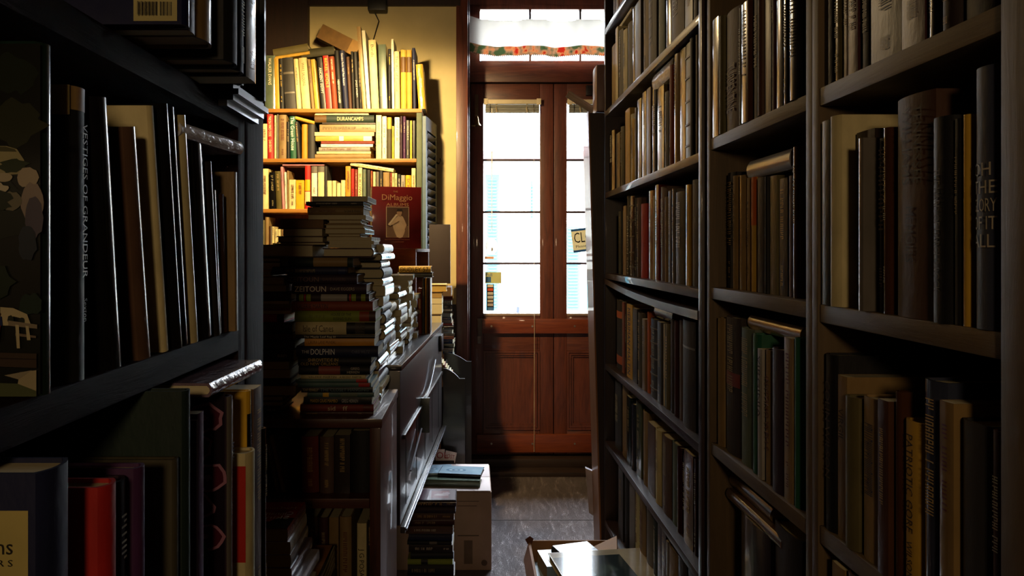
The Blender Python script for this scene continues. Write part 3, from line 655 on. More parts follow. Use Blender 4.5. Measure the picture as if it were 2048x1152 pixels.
front_row('C1', YC+.05, z2a, [(470,486,880,'dark brown',{}), (488,520,868,'maroon',{}), (551,560,878,'dusty brown',dict(dx=-22, kind=H)), (562,571,872,'tan',dict(dx=-26, kind=H)), (603,637,874,'brick',dict(dx=-2, tcol='c89a50')), (639,667,874,'dusty brown',{}), (669,700,870,'dark brown',{}), (701,741,862,'black',{})], depth=.18, zmax=zt-.03)
row_def('C2', '{0}, {1} from the right, lower shelf of low brown bookcase', 'books on the lower shelf of the low bookcase')
front_row('C2', YC+.05, .447, [(560,590,1040,'dark brown',{}), (592,612,1032,'maroon',{}), (614,634,1035,'brown',{}), (636,656,1036,'maroon',{}), (658,677,1034,'tan',{}), (678,702,1034,'tan',{}), (714,733,1046,'cream',dict(text=[('J G POSADA','1a1410',.78,.45,.5)], label='cream book titled J G POSADA on the lower shelf of the low bookcase')), (735,742,1040,'dark brown',{})], depth=.18)

# the big pile
row_def('P1', '{0}, {1} from the top of the right front pile on the low bookcase', 'books in the right front pile on the low bookcase')
T = lambda *a: [tuple(a)]
YS1 = 2.10
z = stack('P1', YS1, [
 (600,747,Zp(0,1) and 824,'maroon',dict(name='maroon')),
 (600,747,809,'brick',dict(yaw=0, text=[('sid','c8b898',.62,.52,.6),('ff','c8b898',.42,.34,.6)], strips=[(.04,.14,'5a1c10')])),
 (608,745,794,'black',dict(kind=S, text=[('MARDI GRAS MAMBO','c8a030',.9,.5,.45),('GREG HERREN','b8b8b8',.44,.2,.45)], label='black paperback titled MARDI GRAS MAMBO near the foot of the pile')),
 (614,747,785,'teal',dict(kind=S, plain=True, strips=[(.68,.77,'yellow'),(.25,.5,'sage')])),
 (602,745,774,'black',dict(kind=S, text=[('TONY FENNELLY','c8b888',.98,.76,.5),('THE CLOSET HANGING','5a7a80',.73,.06,.6)], label='black paperback titled THE CLOSET HANGING in the big pile')),
 (595,742,765.5,'teal',dict(kind=S, plain=True, strips=[(.02,.17,'red')])), (590,735,758,'teal',dict(kind=S, plain=True, strips=[(.02,.17,'red')])),
 (602,732,750,'cream',dict(kind=S, text=[('VALERIE MARTIN','2a2018',.88,.45,.5),('A RECENT MARTYR','2a2018',.4,.06,.5)], label='cream paperback titled VALERIE MARTIN in the big pile')),
 (597,740,732,'black',dict(text=[('GREG','b8b0a0',.27,.15,.28,.22),('HERREN','b8b0a0',.32,.15,.28,-.2)], strips=[(.42,.72,'8a4438')])),
 (595,741,715,'black',dict(gloss=False, text=[('SHROVETIDE IN','b89a50',.86,.45,.38,.22),('OLD NEW ORLEANS','b89a50',.96,.45,.34,-.25)], label='black book titled SHROVETIDE IN OLD NEW ORLEANS in the big pile')),
 (592,756,692,'navy',dict(text=[('THE','c8c8c8',.93,.84,.26),('DOLPHIN','d8d8d8',.82,.53,.5),('CHRIS WILTZ','5a6078',.32,.1,.26)], label='dark navy book titled THE DOLPHIN in the big pile', yaw=0)),
 (608,747,677,'amber',dict(kind=S, text=[('LAURA LANE McNEAL','6a3c08',.94,.55,.42)], label='mustard yellow paperback just above THE DOLPHIN in the pile', yaw=1.5)),
 (592,750,670,'black',dict(kind=S, text=[('The Maple Leaf Rag III','d8d0b8',.9,.5,.62)], label='slim black book titled The Maple Leaf Rag III in the pile', yaw=0)),
 (590,750,644,'cream',dict(kind=H, yaw=0, strips=[(.0,.36,'black'),(.13,.25,'grey')], text=[('Isle of Canes','3a2418',.9,.52,.5)], label='thick cream and black book titled Isle of Canes in the pile')),
 (589,751,622,'lime',dict(kind=H, yaw=0, strips=[(.0,.08,'brown'),(.08,.2,'rust')], text=[('BURKE','6a7020',.82,.62,.3),('HOUSE OF THE','3a3c10',.55,.3,.26,.2),('RISING SUN','3a3c10',.52,.3,.26,-.22)], label='yellow-green hardback titled HOUSE OF THE RISING SUN in the pile')),
 (582,745,603,'rust',dict(kind=H, text=[('VALERIE MARTIN','2a1008',.94,.55,.5)], label='rust-brown hardback above the yellow-green one in the pile')),
 (592,738,588,'dark brown',dict(kind=H, plain=True, yaw=0, strips=[(.9,.96,'lime'),(.8,.86,'lime'),(.3,.66,'pale grey'),(.18,.24,'lime'),(.05,.11,'lime'),(.87,.89,'red'),(.25,.27,'red')])),
 (583,733,568,'plum',dict(kind=H, yaw=0, text=[('ZEITOUN','d8ccb8',.96,.54,.55),('DAVE EGGERS','a89a88',.48,.16,.3)], label='dark maroon hardback titled ZEITOUN, lower of the two copies')),
 (572,714,549,'plum',dict(kind=H, yaw=0, text=[('ZEITOUN','6a4a40',.96,.54,.5),('DAVE EGGERS','5a3c34',.48,.16,.3)], label='dark maroon hardback titled ZEITOUN, upper of the two copies')),
 (544,695,534,'navy',dict(kind=H, yaw=0, strips=[(.03,.12,'1c2450')])),
 (562,707,514.5,'dark green',dict(kind=H, yaw=-1, plain=True, strips=[(.08,.55,'tan'),(.9,1,'khaki')], label='green and tan banded hardback topping the front pile')),
], z0=zt, dp=.15)
row_def('P2', '{0}, {1} from the top of the upper pile before the red album box', 'books in the upper pile before the album box')
z = stack('P2', YS1+.03, [
 (645,748,496,'maroon',dict(kind=H, mode='right', dp=.30, yaw=0, gloss=True, name='silver-jacketed', label='silver-jacketed hardback with its cream page edges facing the viewer')),
 (657,745,489,'cream',dict(mode='fore', kind=S)), (657,746,481.5,'cream',dict(mode='fore', kind=S)), (655,745,474,'cream',dict(mode='fore', kind=S)), (655,722,467,'tan',dict(mode='fore')),
 (652,732,458,'cream',dict(mode='fore', kind=S, gloss=True)), (650,730,448,'tan',dict(mode='fore')), (654,722,439,'tan',dict(mode='fore')), (616,731,430,'cream',dict(mode='fore', kind=S)),
 (615,727,414,'tan',dict(kind=H, yaw=0, text=[('JUST TARDY GREENS','5a1c10',.93,.5,.34),('by Clyde B. Watkins','2a2018',.34,.05,.28)], label='tan book with a dark red title near the top of the pile')),
 (640,729,411,'olive',dict(plain=True)), (612,727,403,'dark grey',{}), (625,737,392.5,'white',dict(mode='fore', kind=S))], z0=z, dp=.16)
row_def('P3', '{0}, {1} from the top of the left front pile beside the post', 'books in the left front pile beside the dark post')
z = stack('P3', YS1+.015, [
 (440,560,812,'dark brown',{}), (430,567,803,'tan',dict(mode='fore')), (440,568,791,'brown',dict(mode='fore')), (430,590,772,'tan',dict(mode='fore')), (436,580,757,'dark brown',{}), (436,578,739,'brown',dict(mode='fore')), (440,577,723,'mauve',dict(mode='fore', kind=S)),
 (438,588,700,'black',{}), (436,590,680,'black',dict(tcol='6a6a6a')), (436,586,668,'maroon',{}), (432,584,645,'dark grey',dict(kind=H)), (430,568,628,'red',dict(kind=H, plain=True, strips=[(.0,.1,'black')], label='red and black hardback in the left pile beside the post')),
 (430,580,621,'cream',dict(kind=S)), (430,581,615,'rust',dict(kind=S)), (430,581,608,'tan',dict(kind=S)), (430,580,602,'cream',dict(kind=S)), (430,582,583,'maroon',dict(tcol='c8a050')),
 (440,571,571,'cream',dict(mode='fore', kind=S)), (440,570,553,'tan',dict(mode='fore', kind=H)), (430,545,540,'amber',dict(mode='fore')), (430,560,525,'brown',dict(mode='fore')), (430,562,515,'dark brown',dict(mode='fore')),
 (480,633,489,'brown',dict(mode='left', dp=.2, kind=H, yaw=-4, label='thick brown hardback atop the left pile with its rounded page end turned out'))], z0=zt, dp=.16)
row_def('P4', '{0}, {1} from the top of the small group on the brown hardback', 'books on the thick brown hardback at the top of the left pile')
z = stack('P4', YS1+.035, [(545,650,486,'cream',dict(mode='fore', kind=S)), (554,648,472,'brown',dict(mode='fore', kind=H)), (567,646,458,'cream',dict(mode='fore', kind=S)), (557,650,437,'brown',dict(mode='fore', kind=H, pg='8a6a4a'))], z0=z, dp=.12)
# row behind, pages toward the viewer, spines toward the aisle
row_def('P5', '{0} end-on, {1} from the top of the pile behind the front ones', 'books end-on behind the front piles')
cols = ['tan','black','cream','dark grey','navy','maroon','black','silver','tan','olive','slate','black','pale grey','brown','cream','black','slate']
rg = random.Random(8); yt = 806; L5 = []
xr5 = {806:757, 790:758, 772:757, 755:760, 738:762, 722:762, 706:764, 690:766}
while yt > 520:
    L5.append((690, rg.uniform(758, 768) if yt > 690 else rg.uniform(764, 774), yt, cols[len(L5) % 17], dict(mode='right', gloss=rg.random() < .6, yaw=rg.uniform(-2, 3)))); yt -= rg.uniform(12, 22)
stack('P5', 2.275, L5, z0=zt, dp=.21, rng=rg)
row_def('P6', '{0}, {1} from the top of the nearest pile on the black cabinet', 'books in the near pile on the black cabinet')
# ---------------------------------------------------------------- the upright cabinet with piles on it
yw = math.atan2(.08, 1.5)
pm = wood('0e0a0c', '1c1416', .28, 1, bump=.06, coat=.5); pmv = wood('140e10', '241a1c', .34, 2, bump=.08, coat=.3)
pn = thing('upright_cabinet', 'tall dark polished upright cabinet raised on legs, books piled on its lid', 'cabinet', (-.24, 2.56, 0), yw-math.pi/2+math.pi/2-yw)
pn.rotation_euler = (0, 0, -math.atan2(.08, 1.5))
zt2 = Zp(729, 2.57)-.0; LP = 1.5; zk = .585
MB().box(-.50, .006, 0, LP, zt2-.02, zt2).build('lid', pm, pn, bevel=.003)
MB().box(-.48, 0, .01, LP-.01, zk, zt2-.0205).build('case', pmv, pn, bevel=.003)
MB().box(.0005, .018, .0, LP, zk-.022, zk).build('lower_rail', mat('3a3634', .25, .2, coat=.5), pn, bevel=.004)
MB().box(.0185, .024, .0, LP, zk-.012, zk-.004).build('rail_bead', mat('8a8a92', .25, 0, metal=.8), pn, bevel=.001)
for y in (.0, LP-.05): MB().box(-.45, -.40, y, y+.05, 0, zk-.001).build('leg', pmv, pn, bevel=.003)
for k in range(5):
    y = .14+k*.29; MB().box(.0005, .002, y, y+.004, zk+.03, zk+.26).build('panel_groove', mat('0a0808', .5), pn)
MB().box(.0005, .010, .06, LP-.06, .86, .875).build('panel_moulding', pm, pn, bevel=.002)
MB().tube([(.012, .55+.5*t, .93-.09*math.sin(math.pi*t*.5+.2)*(1-t)+.06*t*t) for t in [i/12 for i in range(13)]], .0022, 6).build('curved_bead', mat('9aa0a8', .3, 0, metal=.8), pn)
MB().box(.0005, .035, .58, .60, .76, .90).build('bracket', mat('6a7478', .25, 0, metal=.5), pn, bevel=.001)
MB().tube([(.012, .18, .72), (.014, .48, .80)], .0035, 6).build('brass_stay', mat('9a9aa0', .3, 0, metal=.8), pn)
MB().box(.0005, .014, LP-.17, LP-.06, .99, 1.07).build('name_plate', mat('101012', .3), pn, bevel=.002)
def pil(row, y0, xr_px, ytop, n_cols, seed, dp=.2, wmin=.11, z0=None, yj=4, top=None):
    rg = random.Random(seed); z = z0 if z0 is not None else zt2; xr_ = Xp(xr_px, y0); i = 0
    while z < Zp(ytop, y0):
        t = rg.uniform(.012, .034); wd = rg.uniform(wmin, wmin+.05); c = n_cols[i % len(n_cols)]; i += 1
        xx = xr_+rg.uniform(-.012, .006)
        lie(row, xx-wd/2, y0+dp/2+rg.uniform(-.008, .012), z, dp*rg.uniform(.9, 1.05), wd, t, c, yaw=R(90+rg.uniform(-yj, yj)), rng=rg, gloss=rg.random() < .45, kind=rg.choice((H, S, S))); z += t+.0005
    return z
pc = ['cream','white','brick','pale grey','brown','white','black','silver','cream','mauve','tan','white','navy','pale grey','cream']
pil('P6', 2.575, 781, 612, pc, 3, yj=3)
row_def('P7', '{0}, {1} from the top of the second pile on the black cabinet', 'books in the second pile on the black cabinet')
pil('P7', 2.83, 801, 575, pc[3:]+pc[:3], 5, dp=.2)
row_def('P8', '{0}, {1} from the top of the third pile on the black cabinet', 'books in the third pile on the black cabinet')
pil('P8', 3.09, 822, 556, pc[6:]+pc[:6], 9, dp=.2)
row_def('P9', '{0}, {1} from the top of the farthest pile on the black cabinet', 'books in the farthest pile on the black cabinet')
pil('P9', 3.34, 832, 592, pc[1:], 11, dp=.17, yj=5)
# the big silver books high up, over the near pile
row_def('P10', '{0}, {1} from the top of the glossy pair over the near cabinet pile', 'glossy books over the near cabinet pile')
zq = ROWS['P5'][2][-1][1].root.matrix_world.translation.z
ztop5 = max(b_.root.matrix_world.translation.z+b_.w/2 for _, b_, _ in ROWS['P5'][2])
lie('P10', Xp(730, 2.3)-.0, 2.36, ztop5+.001, .27, .13, .022, 'dark grey', yaw=R(88), gloss=True, kind=H, text=[('by William','c8c8d0',.7,.3,.5)], label='grey glossy book with white script under the silver album')
lie('P10', Xp(728, 2.3)-.0, 2.37, ztop5+.024, .30, .135, .026, 'silver', yaw=R(91), gloss=True, kind=H, plain=True, crinkle=.5, label='thick silver wrapped book lying at shoulder height beside the green banded one')
# little crate shelf and the album box
cr = thing('crate_shelf', 'small brown wooden crate shelf standing on the cabinet under the album box', 'shelf', (Xp(831, 3.66), 3.66, zt2), R(-20))
cw = wood('5a2a10', '7a3c18', .5, 0, bump=.1); hh = 1.505-zt2
MB().box(-.20, 0, 0, .012, 0, hh).build('side_board', cw, cr, bevel=.001)
MB().box(-.20, 0, .15, .162, 0, hh-.013).build('side_board', cw, cr, bevel=.001)
MB().box(-.20, .002, .0125, .165, hh-.014, hh).build('top_board', wood('6a4a4a', '7a5a5c', .4, 0), cr, bevel=.001)
MB().box(-.20, 0, .0125, .1495, .12, .13).build('shelf', cw, cr)
MB().box(-.20, -.19, .0125, .1495, .131, hh-.015).build('back_board', cw, cr)
al = thing('album_box', 'maroon boxed set titled The DiMaggio Albums with a sepia ballplayer photograph', 'book box', (Xp(744, 3.58), 3.58, 1.5065), R(14))
AW, AH, AD = .232, .288, .055
MB().box(0, AW, 0, AD, 0, AH).build('slipcase', mat('6a0c10', .35, .12, coat=.2), al, bevel=.002)
MB().box(-.0015, -.0002, .003, AD-.003, .003, AH-.003).build('patterned_edge', mat('a89468', .6, .8, 60), al)
dc = lambda n, s, x, z, L_, h_, c: decal(al, n, text2d(s), (x, -.0008, z), (1, 0, 0), (0, 0, 1), c, length=L_, height=h_)
dc('lettering', 'THE', .098, .262, .022, .007, 'b08a5a'); dc('lettering', 'DiMaggio', .046, .226, .142, .026, 'c89a68'); dc('lettering', 'ALBUMS', .066, .198, .105, .014, 'c89a68')
dc('lettering', 'SELECTIONS FROM PUBLIC AND PRIVATE', .06, .04, .115, .0045, '9a5a40'); dc('lettering', 'COLLECTIONS', .088, .029, .06, .0045, '9a5a40')
picture(al, 'photograph', (.068, 0, .055), (1, 0, 0), (0, 0, 1), (0, -1, 0), [
 (rect(-.003,.105,-.003,.140),'c8a888'), (rect(0,.102,0,.137),'5a3c2c'), (rect(0,.102,0,.05),'7a5a44'), (blob(.058,.055,.032,.05),'c8a888'), (blob(.062,.03,.022,.035),'d0b090'),
 (blob(.060,.112,.012,.015),'b08a6c'), ([(.046,.118),(.076,.118),(.072,.130),(.050,.130)],'2c1c14'), ([(.045,.092),(.008,.06),(.016,.05),(.06,.075)],'c8a888'), ([(.012,.052),(.05,.102),(.044,.106),(.006,.058)],'e0c8a8')], .5)
# upright books by the crate
row_def('U', '{0}, {1} from the left, upright before the small crate shelf', 'upright books before the crate shelf')
zc = zt2
front_row('U', 3.52, zc, [(831,834,600,'cream',{}), (834.5,844,577,'brick',dict(kind=H)), (845,849,556,'black',{}), (849.5,853.5,556,'amber',{}), (854,857,556,'dark brown',{}), (857.5,861,556,'maroon',{})], depth=.13)
lie('U', Xp(829, 3.50), 3.57, Zp(555, 3.52), .16, .10, .022, 'dark grey', label='dark book lying across the upright ones under the mustard title', rng=RNG, key=900)
lie('U', Xp(829, 3.50), 3.57, Zp(555, 3.52)+.0225, .145, .10, .028, 'gold', text=[('DUDLEY 57','2a1c08',.95,.08,.7)], kind=H, label='mustard book with bold black letters lying under the crate shelf', key=901)

# ---------------------------------------------------------------- stuff beyond the cabinet
YK = 4.2
rk = thing('magazine_rack', 'black magazine rack with scooped sides standing by the door', 'rack', (0, 0, 0))
bk_ = mat('0c0a0e', .35, .2, coat=.3)
def scoop(x0, x1, zt_): return [(x0, 0), (x1, 0), (x1, zt_-.055), (x1-.03, zt_-.055)]+[(x1-.03-(x1-.03-x0)*t, zt_-.055*(1-t)**2-.0) for t in (.1, .3, .5, .7, .85, 1)]
ztk = Zp(737, YK)
MB().prism(scoop(Xp(886, YK), Xp(930, YK), ztk), 'y', YK, YK+.015).build('side_panel', bk_, rk)
MB().prism(scoop(Xp(888, 4.72), Xp(943, 4.72), Zp(705, 4.72)), 'y', 4.72, 4.735).build('side_panel', bk_, rk)
for z_ in (.12, Zp(905, 4.45), Zp(785, 4.45)): MB().box(Xp(886, YK)+.008, Xp(928, YK), YK+.0155, 4.7195, z_-.006, z_+.006).build('shelf', mat('24222a', .25, coat=.4), rk)
MB().box(Xp(886, YK), Xp(886, YK)+.0075, YK+.0155, 4.7195, .05, ztk-.02).build('back_panel', bk_, rk)
rg = random.Random(21)
x = Xp(889, YK+.05); zr = Zp(785, 4.45)+.0062
row_def('MR', '{0}, {1} from the left leaning in the black magazine rack', 'magazines leaning in the black rack')
for k, c in enumerate(('dark grey', 'cream', 'brick', 'cream', 'black', 'white', 'rust')):
    stand('MR', x+.01+k*.0085, YK+.03, zr, 0, .0065, .21-.012*k, .15, c, lean=R(-9), kind=S, key=k, rng=rg)
row_def('MG', '{0}, {1} from the top of the bright magazine column beside the door', 'bright magazines in the column beside the door')
z = .80; k = 0
sd = tag(MB().box(-.21, -.11, 4.75, 4.97, .66, .7995).box(-.205, -.195, 4.76, 4.96, 0, .66).box(-.125, -.115, 4.76, 4.96, 0, .66).build('side_table', darkwood), 'dark narrow table hidden behind the cabinet, carrying the magazine column', 'table')
cl = ['navy','brick','pale blue','blue','silver','black','blue','orange','pale grey','pale blue','navy','red','silver','blue','pale blue','black','white','slate']
while z < Zp(585, 4.8):
    t = rg.uniform(.012, .028); xw = .15*math.sin(k*.35)*.06
    lie('MG', -.155+.008*math.sin(z*9)+rg.uniform(-.004, .004), 4.86, z, .062, .15, t, cl[k % 18], yaw=R(rg.uniform(-6, 6)), kind=S, gloss=True, rng=rg); z += t+.0005; k += 1
row_def('BX', '{0}, {1} from the top of the brown pile behind the cabinet', 'books in the brown pile behind the cabinet')
sd2 = tag(MB().box(-.42, -.17, 4.14, 4.33, .85, .9).box(-.41, -.39, 4.16, 4.31, 0, .85).box(-.205, -.185, 4.16, 4.31, 0, .85).build('side_table', darkwood), 'narrow dark stand behind the cabinet, under the brown pile', 'table')
stack('BX', 4.15, [(850,883,628,'tan',dict(mode='fore')), (846,884,608,'brown',dict(mode='fore')), (850,884,596,'dusty brown',dict(mode='fore')), (852,884,583,'tan',dict(mode='fore', pg='a88a50')), (850,893,569,'gold',dict(mode='fore', pg='b89a50'))], z0=.9, dp=.16)
pl = tag(MB().box(-.255, -.13, 4.55, 4.575, Zp(567, 4.56), Zp(449, 4.56)).build('brown_cardboard', mat('221418', .7, .15), bevel=.002), 'plain dark brown board propped upright between shutter and doorpost', 'board')
pl2 = tag(MB().box(-.27, -.12, 4.36, 4.36+.22, 1.24, 1.29).build('carton', mat('4a3420', .8)), 'flat brown carton under the upright dark board', 'carton')

# ---------------------------------------------------------------- floor: box, piles
bx = thing('cardboard_box', 'large closed cardboard box on the floor beside the door, top flaps coloured pale as if daylit', 'box', (0, 0, 0))
kraft = mat('9a7c68', .8, .15, 9, bump=.1); YX = 3.63; xL, xR = -.36, Xp(983, YX); zX = Zp(984, YX)
MB().box(xL, xR, YX, YX+.46, 0, zX).build('body', kraft, bx, bevel=.004)
for a, b_, c_, d_ in ((xL+.004, xR-.004, YX+.004, YX+.225), (xL+.004, xR-.004, YX+.232, YX+.456)):
    M = Matrix.Rotation(0, 4, 'X'); MB().box(a, b_, c_, d_, zX+.0005, zX+.005).build('flap', mat('dccac6', .75, .12, 9, bump=.1), bx, bevel=.001)  # lighter than the body: daylight on the box top put into the colour
picture(bx, 'printed_panel', (0, YX-.0005, 0), (1, 0, 0), (0, 0, 1), (0, -1, 0), [(rect(-.07, .03, .16, .165), '5a4434'), (rect(-.07, .02, .30, .303), '5a4434'), (rect(-.07, .03, .322, .325), '5a4434'), (rect(-.04, .0, .03, .14), '6a5444'), (blob(.055, .035, .014, .014, 16, j=0), '5a4434')], .8)
row_def('BT', '{0} lying on the closed cardboard box', 'books lying on the closed cardboard box')
def swirl(bk):
    pts = [(blob(.0, .0, .03, .022, j=.05), '8ab0c8'), (blob(.0, .0, .02, .014, j=.05), 'd0e4f0'), (blob(.0, .0, .01, .007, j=.05), '7a9ab0')]
    picture(bk.cover, 'cover_picture', (bk.w/2, bk.d*.5, bk.h*.5), (0, 0, -1), (0, -1, 0), (1, 0, 0), pts, .15, .8)
z = zX+.0055
lie('BT', -.10, 3.75, z, .28, .13, .032, 'sage', yaw=R(-4), kind=H, label='grey-green book with faint letters under the pale blue pair', gloss=True)
lie('BT', -.20, 3.83, z+.034, .20, .15, .012, 'pale blue', yaw=R(5), tilt=0, kind=S, gloss=True, fn=swirl, label='pale blue glossy book with a swirl, partly under the cabinet rail', plain=True)
lie('BT', -.055, 3.80, z+.034, .21, .14, .014, 'black', yaw=R(-8), kind=H, gloss=True, plain=True, label='black book with pale blue swirl cover nearest the box corner',
    fn=lambda bk: (picture(bk.cover, 'cover_picture', (bk.w/2, 0, 0), (0, 0, 1), (0, 1, 0), (1, 0, 0), [(rect(.002, bk.h-.002, .008, bk.d-.003), 'a8c4d4')]+[(blob(bk.h*.62, bk.d*.5, r_, r_*.6, j=.04), c_) for r_, c_ in ((.05, '7a9ab0'), (.036, 'c0d8e4'), (.022, '6a8aa0'), (.01, 'd0e4f0'))], .15, .8)))
cdn = thing('price_card', 'white card printed in red, propped behind the cardboard box', 'card', (Xp(871, 4.15), 4.14, .375), 0)
MB().box(0, .05, 0, .002, 0, .06).build('card', mat('d8ccc0', .6), cdn); MB().box(0, .06, .002, .004, 0, .055, M=Matrix.Translation((.045, 0, 0))@Matrix.Rotation(R(12), 4, 'Y')).build('card', mat('d8ccc0', .6), cdn)
decal(cdn, 'lettering', text2d('OL'), (.006, -.0008, .012), (1, 0, 0), (0, 0, 1), '9a1a14', height=.034); decal(cdn, 'lettering', text2d('dOST'), (.05, .0005, .018), (1, 0, -.2), (.2, 0, 1), '9a1a14', length=.05, height=.02)
MB().box(-.02, .1, .0, .06, -.375, -.0005).build('stand', mat('0e0a0a', .6), cdn)
row_def('FP', '{0}, {1} from the top of the floor pile before the closed cardboard box', 'books in the floor pile before the box')
YF = 3.0; rg = random.Random(5)
def dragon(bk): picture(bk.cover, 'cover_picture', (bk.w/2, 0, 0), (0, 0, 1), (0, 1, 0), (1, 0, 0), [(rect(.004, bk.h-.004, .008, bk.d-.004), '4a1c34'), (rect(.03, bk.h*.6, .03, bk.d-.02), '7a2838'), (blob(bk.h*.35, bk.d*.5, .03, .012, j=.5), 'b8a8a8'), (blob(bk.h*.25, bk.d*.6, .015, .02, j=.5), 'a89098')], .3, .5)
it = []
cy = 1.0
z = 0; i = 0; lowcols = ['black', 'maroon', 'navy', 'dark grey', 'brown', 'black']
while z < .235: 
    t = rg.uniform(.022, .035); lie('FP', Xp(861, YF), YF+.07, z, .185, .135, t, lowcols[i % 6], yaw=R(rg.uniform(-2, 2)), rng=rg); z += t+.0005; i += 1
stack('FP', YF, [(815,907,1130,'black',{}), (815,905,1119,'lime',dict(strips=[(.55,.7,'black')], label='dull green book low in the floor pile')), (820,906,1105,'black',{}), (818,906,1090,'dark brown',{}), (815,904,1083,'black',dict(plain=True, strips=[(.33,.5,'grey')])), (818,905,1068,'navy',{}),
  (812,906,1053,'dusty brown',dict(gloss=True, dp=.16)), (820,908,1040,'maroon',dict(back=.012)), (818,908,1026,'brown',dict(back=.012)), (828,911,1014,'plum',{}), (826,912,1001,'plum',dict(gloss=True, fn=dragon, yaw=0, label='purple paperback with a picture cover topping the floor pile'))], z0=z, dp=.14, rng=rg)
# bottom left pile of paperbacks on a box
sbx = tag(MB().box(-.66, -.34, 1.56, 1.80, 0, .70).build('storage_box', mat('3a2a1c', .8), bevel=.004), 'plain brown storage box under the left-hand paperback pile', 'box')
row_def('CP', '{0}, {1} from the top of the yellow-edged paperback pile at lower left', 'yellow-edged paperbacks at lower left')
def cinna(bk):
    u = (0, 0, 1); v = (0, 1, 0)
    picture(bk.cover, 'cover_picture', (bk.w/2, 0, 0), (0, 0, 1), (0, 1, 0), (1, 0, 0), [(rect(.002, bk.h*.99, .002, bk.d-.002), 'b0281c'), (rect(bk.h*.62, bk.h*.99, .002, bk.d-.002), '1a1412'), ([(bk.h*.5, .03), (bk.h*.75, .05), (bk.h*.7, bk.d), (bk.h*.5, bk.d)], 'c05a38')], .2, .6)
    fn = None
    decal(bk.cover, 'lettering', text2d('Cinnamon'), (bk.w/2+.0012, .010, bk.h*.52), (0, 1, 0), (0, 0, -1), 'e8d8c0', length=bk.d*.8, height=.02)
    decal(bk.cover, 'lettering', text2d('Skin'), (bk.w/2+.0012, .014, bk.h*.66), (0, 1, 0), (0, 0, -1), 'e8d8c0', length=bk.d*.45, height=.018)
    decal(bk.cover, 'lettering', text2d('MacDonald'), (bk.w/2+.0012, .012, bk.h*.3), (0, 1, 0), (0, 0, -1), 'e8c8a0', length=bk.d*.8, height=.014)
z = .7005; cc = ['pale grey', 'white', 'pale grey', 'silver', 'mauve', 'pale grey', 'white', 'brick']; sh_ = [.035, .03, .02, .028, .012, .006, .004, 0]
for k in range(8):
    t = (.917-.7005)/8-.0006; top = k == 7
    lie('CP', -.385-.055+sh_[k], 1.62+.0875, z, .175, .108, t, cc[k], yaw=R(90+(0 if top else RNG.uniform(-4, 4))), kind=S, pg='b89a28', gloss=True, fn=cinna if top else None,
        label='red and black paperback titled Cinnamon Skin, top of the lower-left pile' if top else None); z += t+.0006
row_def('CQ', '{0} beside the yellow-edged paperback pile', 'books beside the yellow-edged pile')
sbx2 = tag(MB().box(-.50, -.352, 1.805, 1.99, 0, .681).build('storage_box', mat('2c2018', .8), bevel=.004), 'narrow brown box behind the glossy dog-picture book', 'box')
def dog(bk): picture(bk.cover, 'cover_picture', (bk.w/2, 0, 0), (0, 0, 1), (0, 1, 0), (1, 0, 0), [(rect(.002, bk.h-.002, .006, bk.d-.002), 'b07a38'), (blob(bk.h*.3, bk.d*.55, .045, .03, j=.2), '1a1818'), (blob(bk.h*.55, bk.d*.5, .02, .018), '3a2c20'), (blob(bk.h*.25, bk.d*.45, .012, .02), 'c8c0b0')], .15, .8)
z = .6815
for k in range(4):
    lie('CQ', -.418, 1.897-.001*k, z, .19, .13, .015, ('slate', 'grey', 'dark grey', 'black')[k], yaw=R(90), kind=S, gloss=True, plain=True, fn=dog if k == 3 else None,
        label=('glossy paperback with an animal picture right of the red paperback pile' if k == 3 else f'{("slate", "grey", "dark grey")[k]} paperback, {("third", "second", "first")[k]} below the glossy animal picture cover')); z += .0155

# open box at the foot of the right-hand shelves
ob = thing('open_box', 'open cardboard box full of books at the foot of the right-hand shelves', 'box', (0, 0, 0))
km = mat('a07858', .8, .15, 9, bump=.1); y0, y1, x0, x1, zb = 2.22, 2.70, .195, .500, Zp(1080, 2.70)
MB().box(x0, x1, y1-.006, y1, 0, zb).build('back_wall', km, ob)
MB().box(x0, x0+.006, y0, y1-.0065, 0, zb-.004).build('side_wall', km, ob); MB().box(x1-.006, x1, y0, y1-.0065, 0, zb-.004).build('side_wall', km, ob)
MB().box(x0, x1, y0-.006, y0, 0, zb-.03).build('front_wall', km, ob); MB().box(x0+.007, x1-.007, y0+.001, y1-.007, 0, .006).build('base', km, ob)
MB().box(-.06, 0, 0, .46, -.002, .002, M=Matrix.Translation((x0, y0, zb-.004))@Matrix.Rotation(R(-74), 4, 'Y')).build('flap', mat('b88a78', .8, .15), ob)
MB().box(0, .10, 0, .14, -.002, .002, M=Matrix.Translation((x1-.115, y1-.16, zb-.02))@Matrix.Rotation(R(-10), 4, 'Z')@Matrix.Rotation(R(-28), 4, 'Y')).build('flap', mat('b07a38', .75, .15), ob)
MB().add([(x0-.012, y1-.005, zb+.004), (x0+.004, y1-.012, zb+.018), (x0+.018, y1-.004, zb+.006), (x0+.006, y1-.01, zb-.02), (x0-.004, y1-.018, zb-.008)], [(0, 1, 2), (0, 2, 3), (0, 3, 4), (0, 4, 1), (4, 3, 2), (1, 4, 2)]).build('torn_corner', mat('6a3c28', .8), ob)
row_def('OB', '{0}, {1} from the top of the open floor box', 'books inside the open box')
z = .0065; k = 0; rg = random.Random(17)
while z < zb-.075:
    t = rg.uniform(.02, .034)
    lie('OB', .30, 2.56, z, .20, .15, t, cl[k % 18], yaw=R(rg.uniform(-5, 5)), rng=rg); lie('OB', .40, 2.34, z, .20, .15, t, pc[k % 15], yaw=R(90+rg.uniform(-5, 5)), rng=rg); z += t+.0006; k += 1
zz = z
